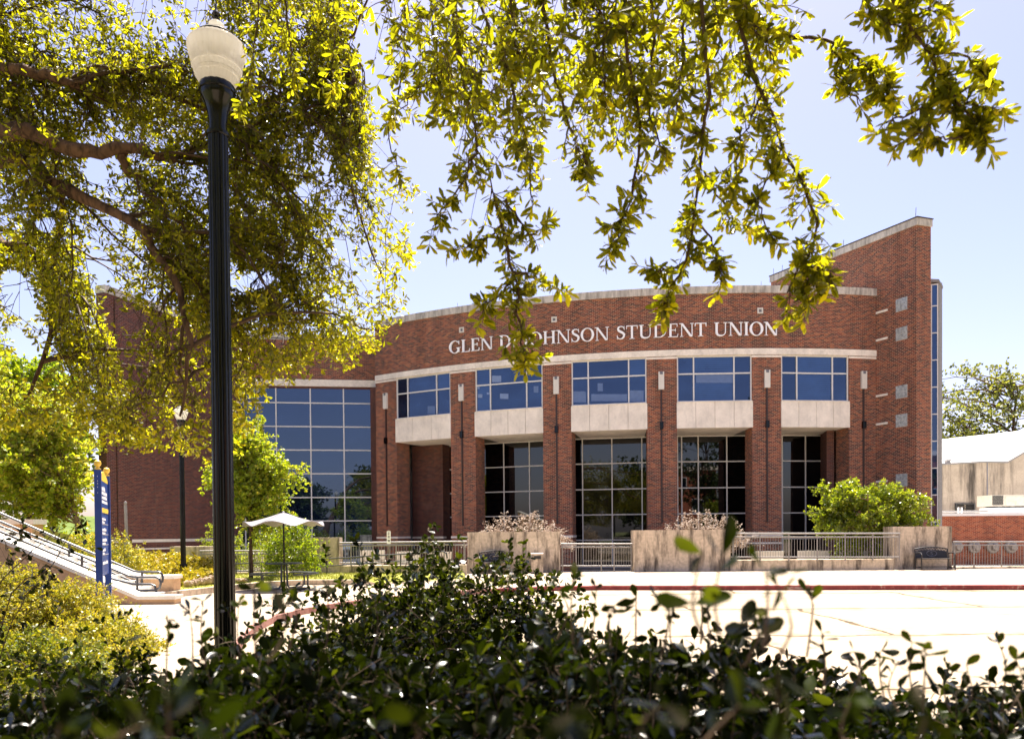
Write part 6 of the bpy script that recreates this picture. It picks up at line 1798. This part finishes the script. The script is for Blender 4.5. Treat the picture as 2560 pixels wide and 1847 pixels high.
# trees at the left beyond the stairs and at the right beyond the annex
b = P(212, 1310, 27.0)
tree('broadleaf_tree', 'bright green leafy tree with pale trunk above the retaining wall', (P(200, 1300, 27)[0], 27.0, 1.6), 5, (-1.5, 0, 3.0, 1.95, 1.8, 2.2), 'maple', 161, 0.14, 110, 1900, 15, 0.11, 'bark_pale', ratio=0.55, twl=(0.25, 0.6), tintbias=0.15)
tree('broadleaf_tree', 'taller green tree behind the bright one, left of the blank brick wall', (P(60, 1300, 34)[0], 34.0, 1.0), 7, (0.4, 0, 5.6, 3.2, 2.6, 3.6), 'green', 165, 0.17, 120, 2000, 15, 0.14, 'bark', ratio=0.55, twl=(0.3, 0.8))
tree('broadleaf_tree', 'leafy tree at the far left edge over the stair top', (P(-40, 1300, 30)[0], 30.0, 1.8), 7, (0.0, 0, 4.4, 2.6, 2.4, 3.0), 'maple', 169, 0.15, 100, 1700, 15, 0.14, 'bark', ratio=0.55, twl=(0.3, 0.7), tintbias=0.1)
tree('open_tree', 'open crowned tree with bare limbs behind the white roof', (P(2520, 1100, 78)[0], 78.0, GZ), 20, (-1.5, 0, 12.5, 10.0, 6, 6.2), 'far_leaf', 173, 0.30, 110, 900, 11, 0.34, 'bark', ratio=0.7, twl=(0.8, 2.0), clump=1.0, stems=2, hollow=0.3)
tree('open_tree', 'smaller open tree directly right of the glazed stair bay', (P(2395, 1100, 74)[0], 74.0, GZ), 14, (0.3, 0, 9.3, 3.4, 4, 4.4), 'far_leaf', 177, 0.28, 70, 420, 10, 0.2, 'bark', ratio=0.7, twl=(0.5, 1.2), hollow=0.3)
# thicket on the bank between stairs and wall
for sd, x, yt, wp, lab in ((181, 110, 1330, 110, 'dark green bush on the bank behind the stair rails'), (184, 205, 1345, 90, 'olive green bush on the bank next to the blue sign')):
    c = P(x, 1440, 24.0); zt_ = P(x, yt, 24.0)[2]
    p, d_ = mound(sd, 600, c[0], 24.0, wp / 2 / F * 24 * 1.2, 1.0, max(zt_ - 0.7, 0.5), 0.7, 0.4)
    bush('bank_bush', lab, 'shrub', (c[0], 24.0, 0.7), 'foliage', M['green'], sd + 1, p, d_, rs(sd).uniform(0.2, 0.45, len(p)), 12, 0.10, ratio=0.4, stem_r=0.004, tintbias=0.1, group='bushes on the bank')

# wooded hills on the horizon
def hills():
    m, nt, bs = mat('wooded_hill')
    n1 = noise(nt, coords(nt), 0.12, 8, 0.7); r1 = ramp(nt, [(0.32, (0.05, 0.075, 0.02)), (0.55, (0.10, 0.135, 0.035)), (0.72, (0.16, 0.18, 0.05))])
    nt.links.new(n1, r1.inputs[0]); nt.links.new(r1.outputs[0], bs.inputs['Base Color']); bs.inputs['Roughness'].default_value = 0.95; bs.inputs['Specular IOR Level'].default_value = 0.05
    r = rs(191); nx, ny = 420, 26
    X = np.linspace(-520, 420, nx); Yv = np.linspace(240, 560, ny)
    gx, gy = np.meshgrid(X, Yv)
    prof_ = 15 + 5 * np.sin(gx * 0.011 + 0.8) + 3 * np.sin(gx * 0.031 + 2.0) + 1.5 * np.sin(gx * 0.077)
    t = np.clip((gy - 240) / 240, 0, 1)
    z = prof_ * np.sin(t * PI / 2) ** 0.8 * (0.9 + 0.1 * np.sin(gy * 0.05)) - 1.0
    z += r.uniform(-1.2, 1.4, gx.shape) * np.minimum(1, t * 4)
    V = np.stack([gx, gy, z], -1).reshape(-1, 3)
    i = np.arange(ny - 1)[:, None] * nx + np.arange(nx - 1)[None]
    Q = np.stack([i, i + 1, i + nx + 1, i + nx], -1).reshape(-1, 4)
    tag(np_mesh('hills', V, [Q], m, smooth=True), kind='structure')
hills()

# across the street, behind the viewer: what the windows mirror
for sd, x, y, h, lab in ((201, -14, -16, 9.5, 'dark tree across the street mirrored in the left curtain wall'), (204, -3.5, -20, 11, 'dark tree across the street mirrored in the left middle bay'),
                         (207, 7, -18, 12, 'dark tree across the street mirrored in the middle bay'), (210, 26, -17, 19.5, 'dark tree across the street mirrored in the right bay')):
    tree('street_tree', lab, (x, y, 0), h, (0, 0, h * 0.6, h * 0.42, h * 0.36, h * 0.42), 'dark_leaf', sd, 0.36, 70, 800, 13, 0.2, 'bark', ratio=0.6, twl=(0.5, 1.2), group='trees across the street')
bb = thing('classroom_building', 'brick classroom building across the street mirrored in the lower windows', 'building', (14, -34, 0))
MB().box(2, 32, -44, -34, 0, 11).build('wall', M['brick_red'], bb)
MB().box(1.7, 32.3, -44.3, -33.7, 11.003, 11.6).build('cornice', M['limestone'], bb)
for i in range(8):
    for j in range(3):
        x = 4 + i * 3.5; z = 1.2 + j * 3.4
        wf = MB().box(x, x + 1.6, -34.02, -33.95, z, z + 2.1).build('window', M['alu'], bb)
        MB().box(x + .1, x + 1.5, -33.948, -33.93, z + .1, z + 2.0).build('pane', M['glass_wing'], wf)
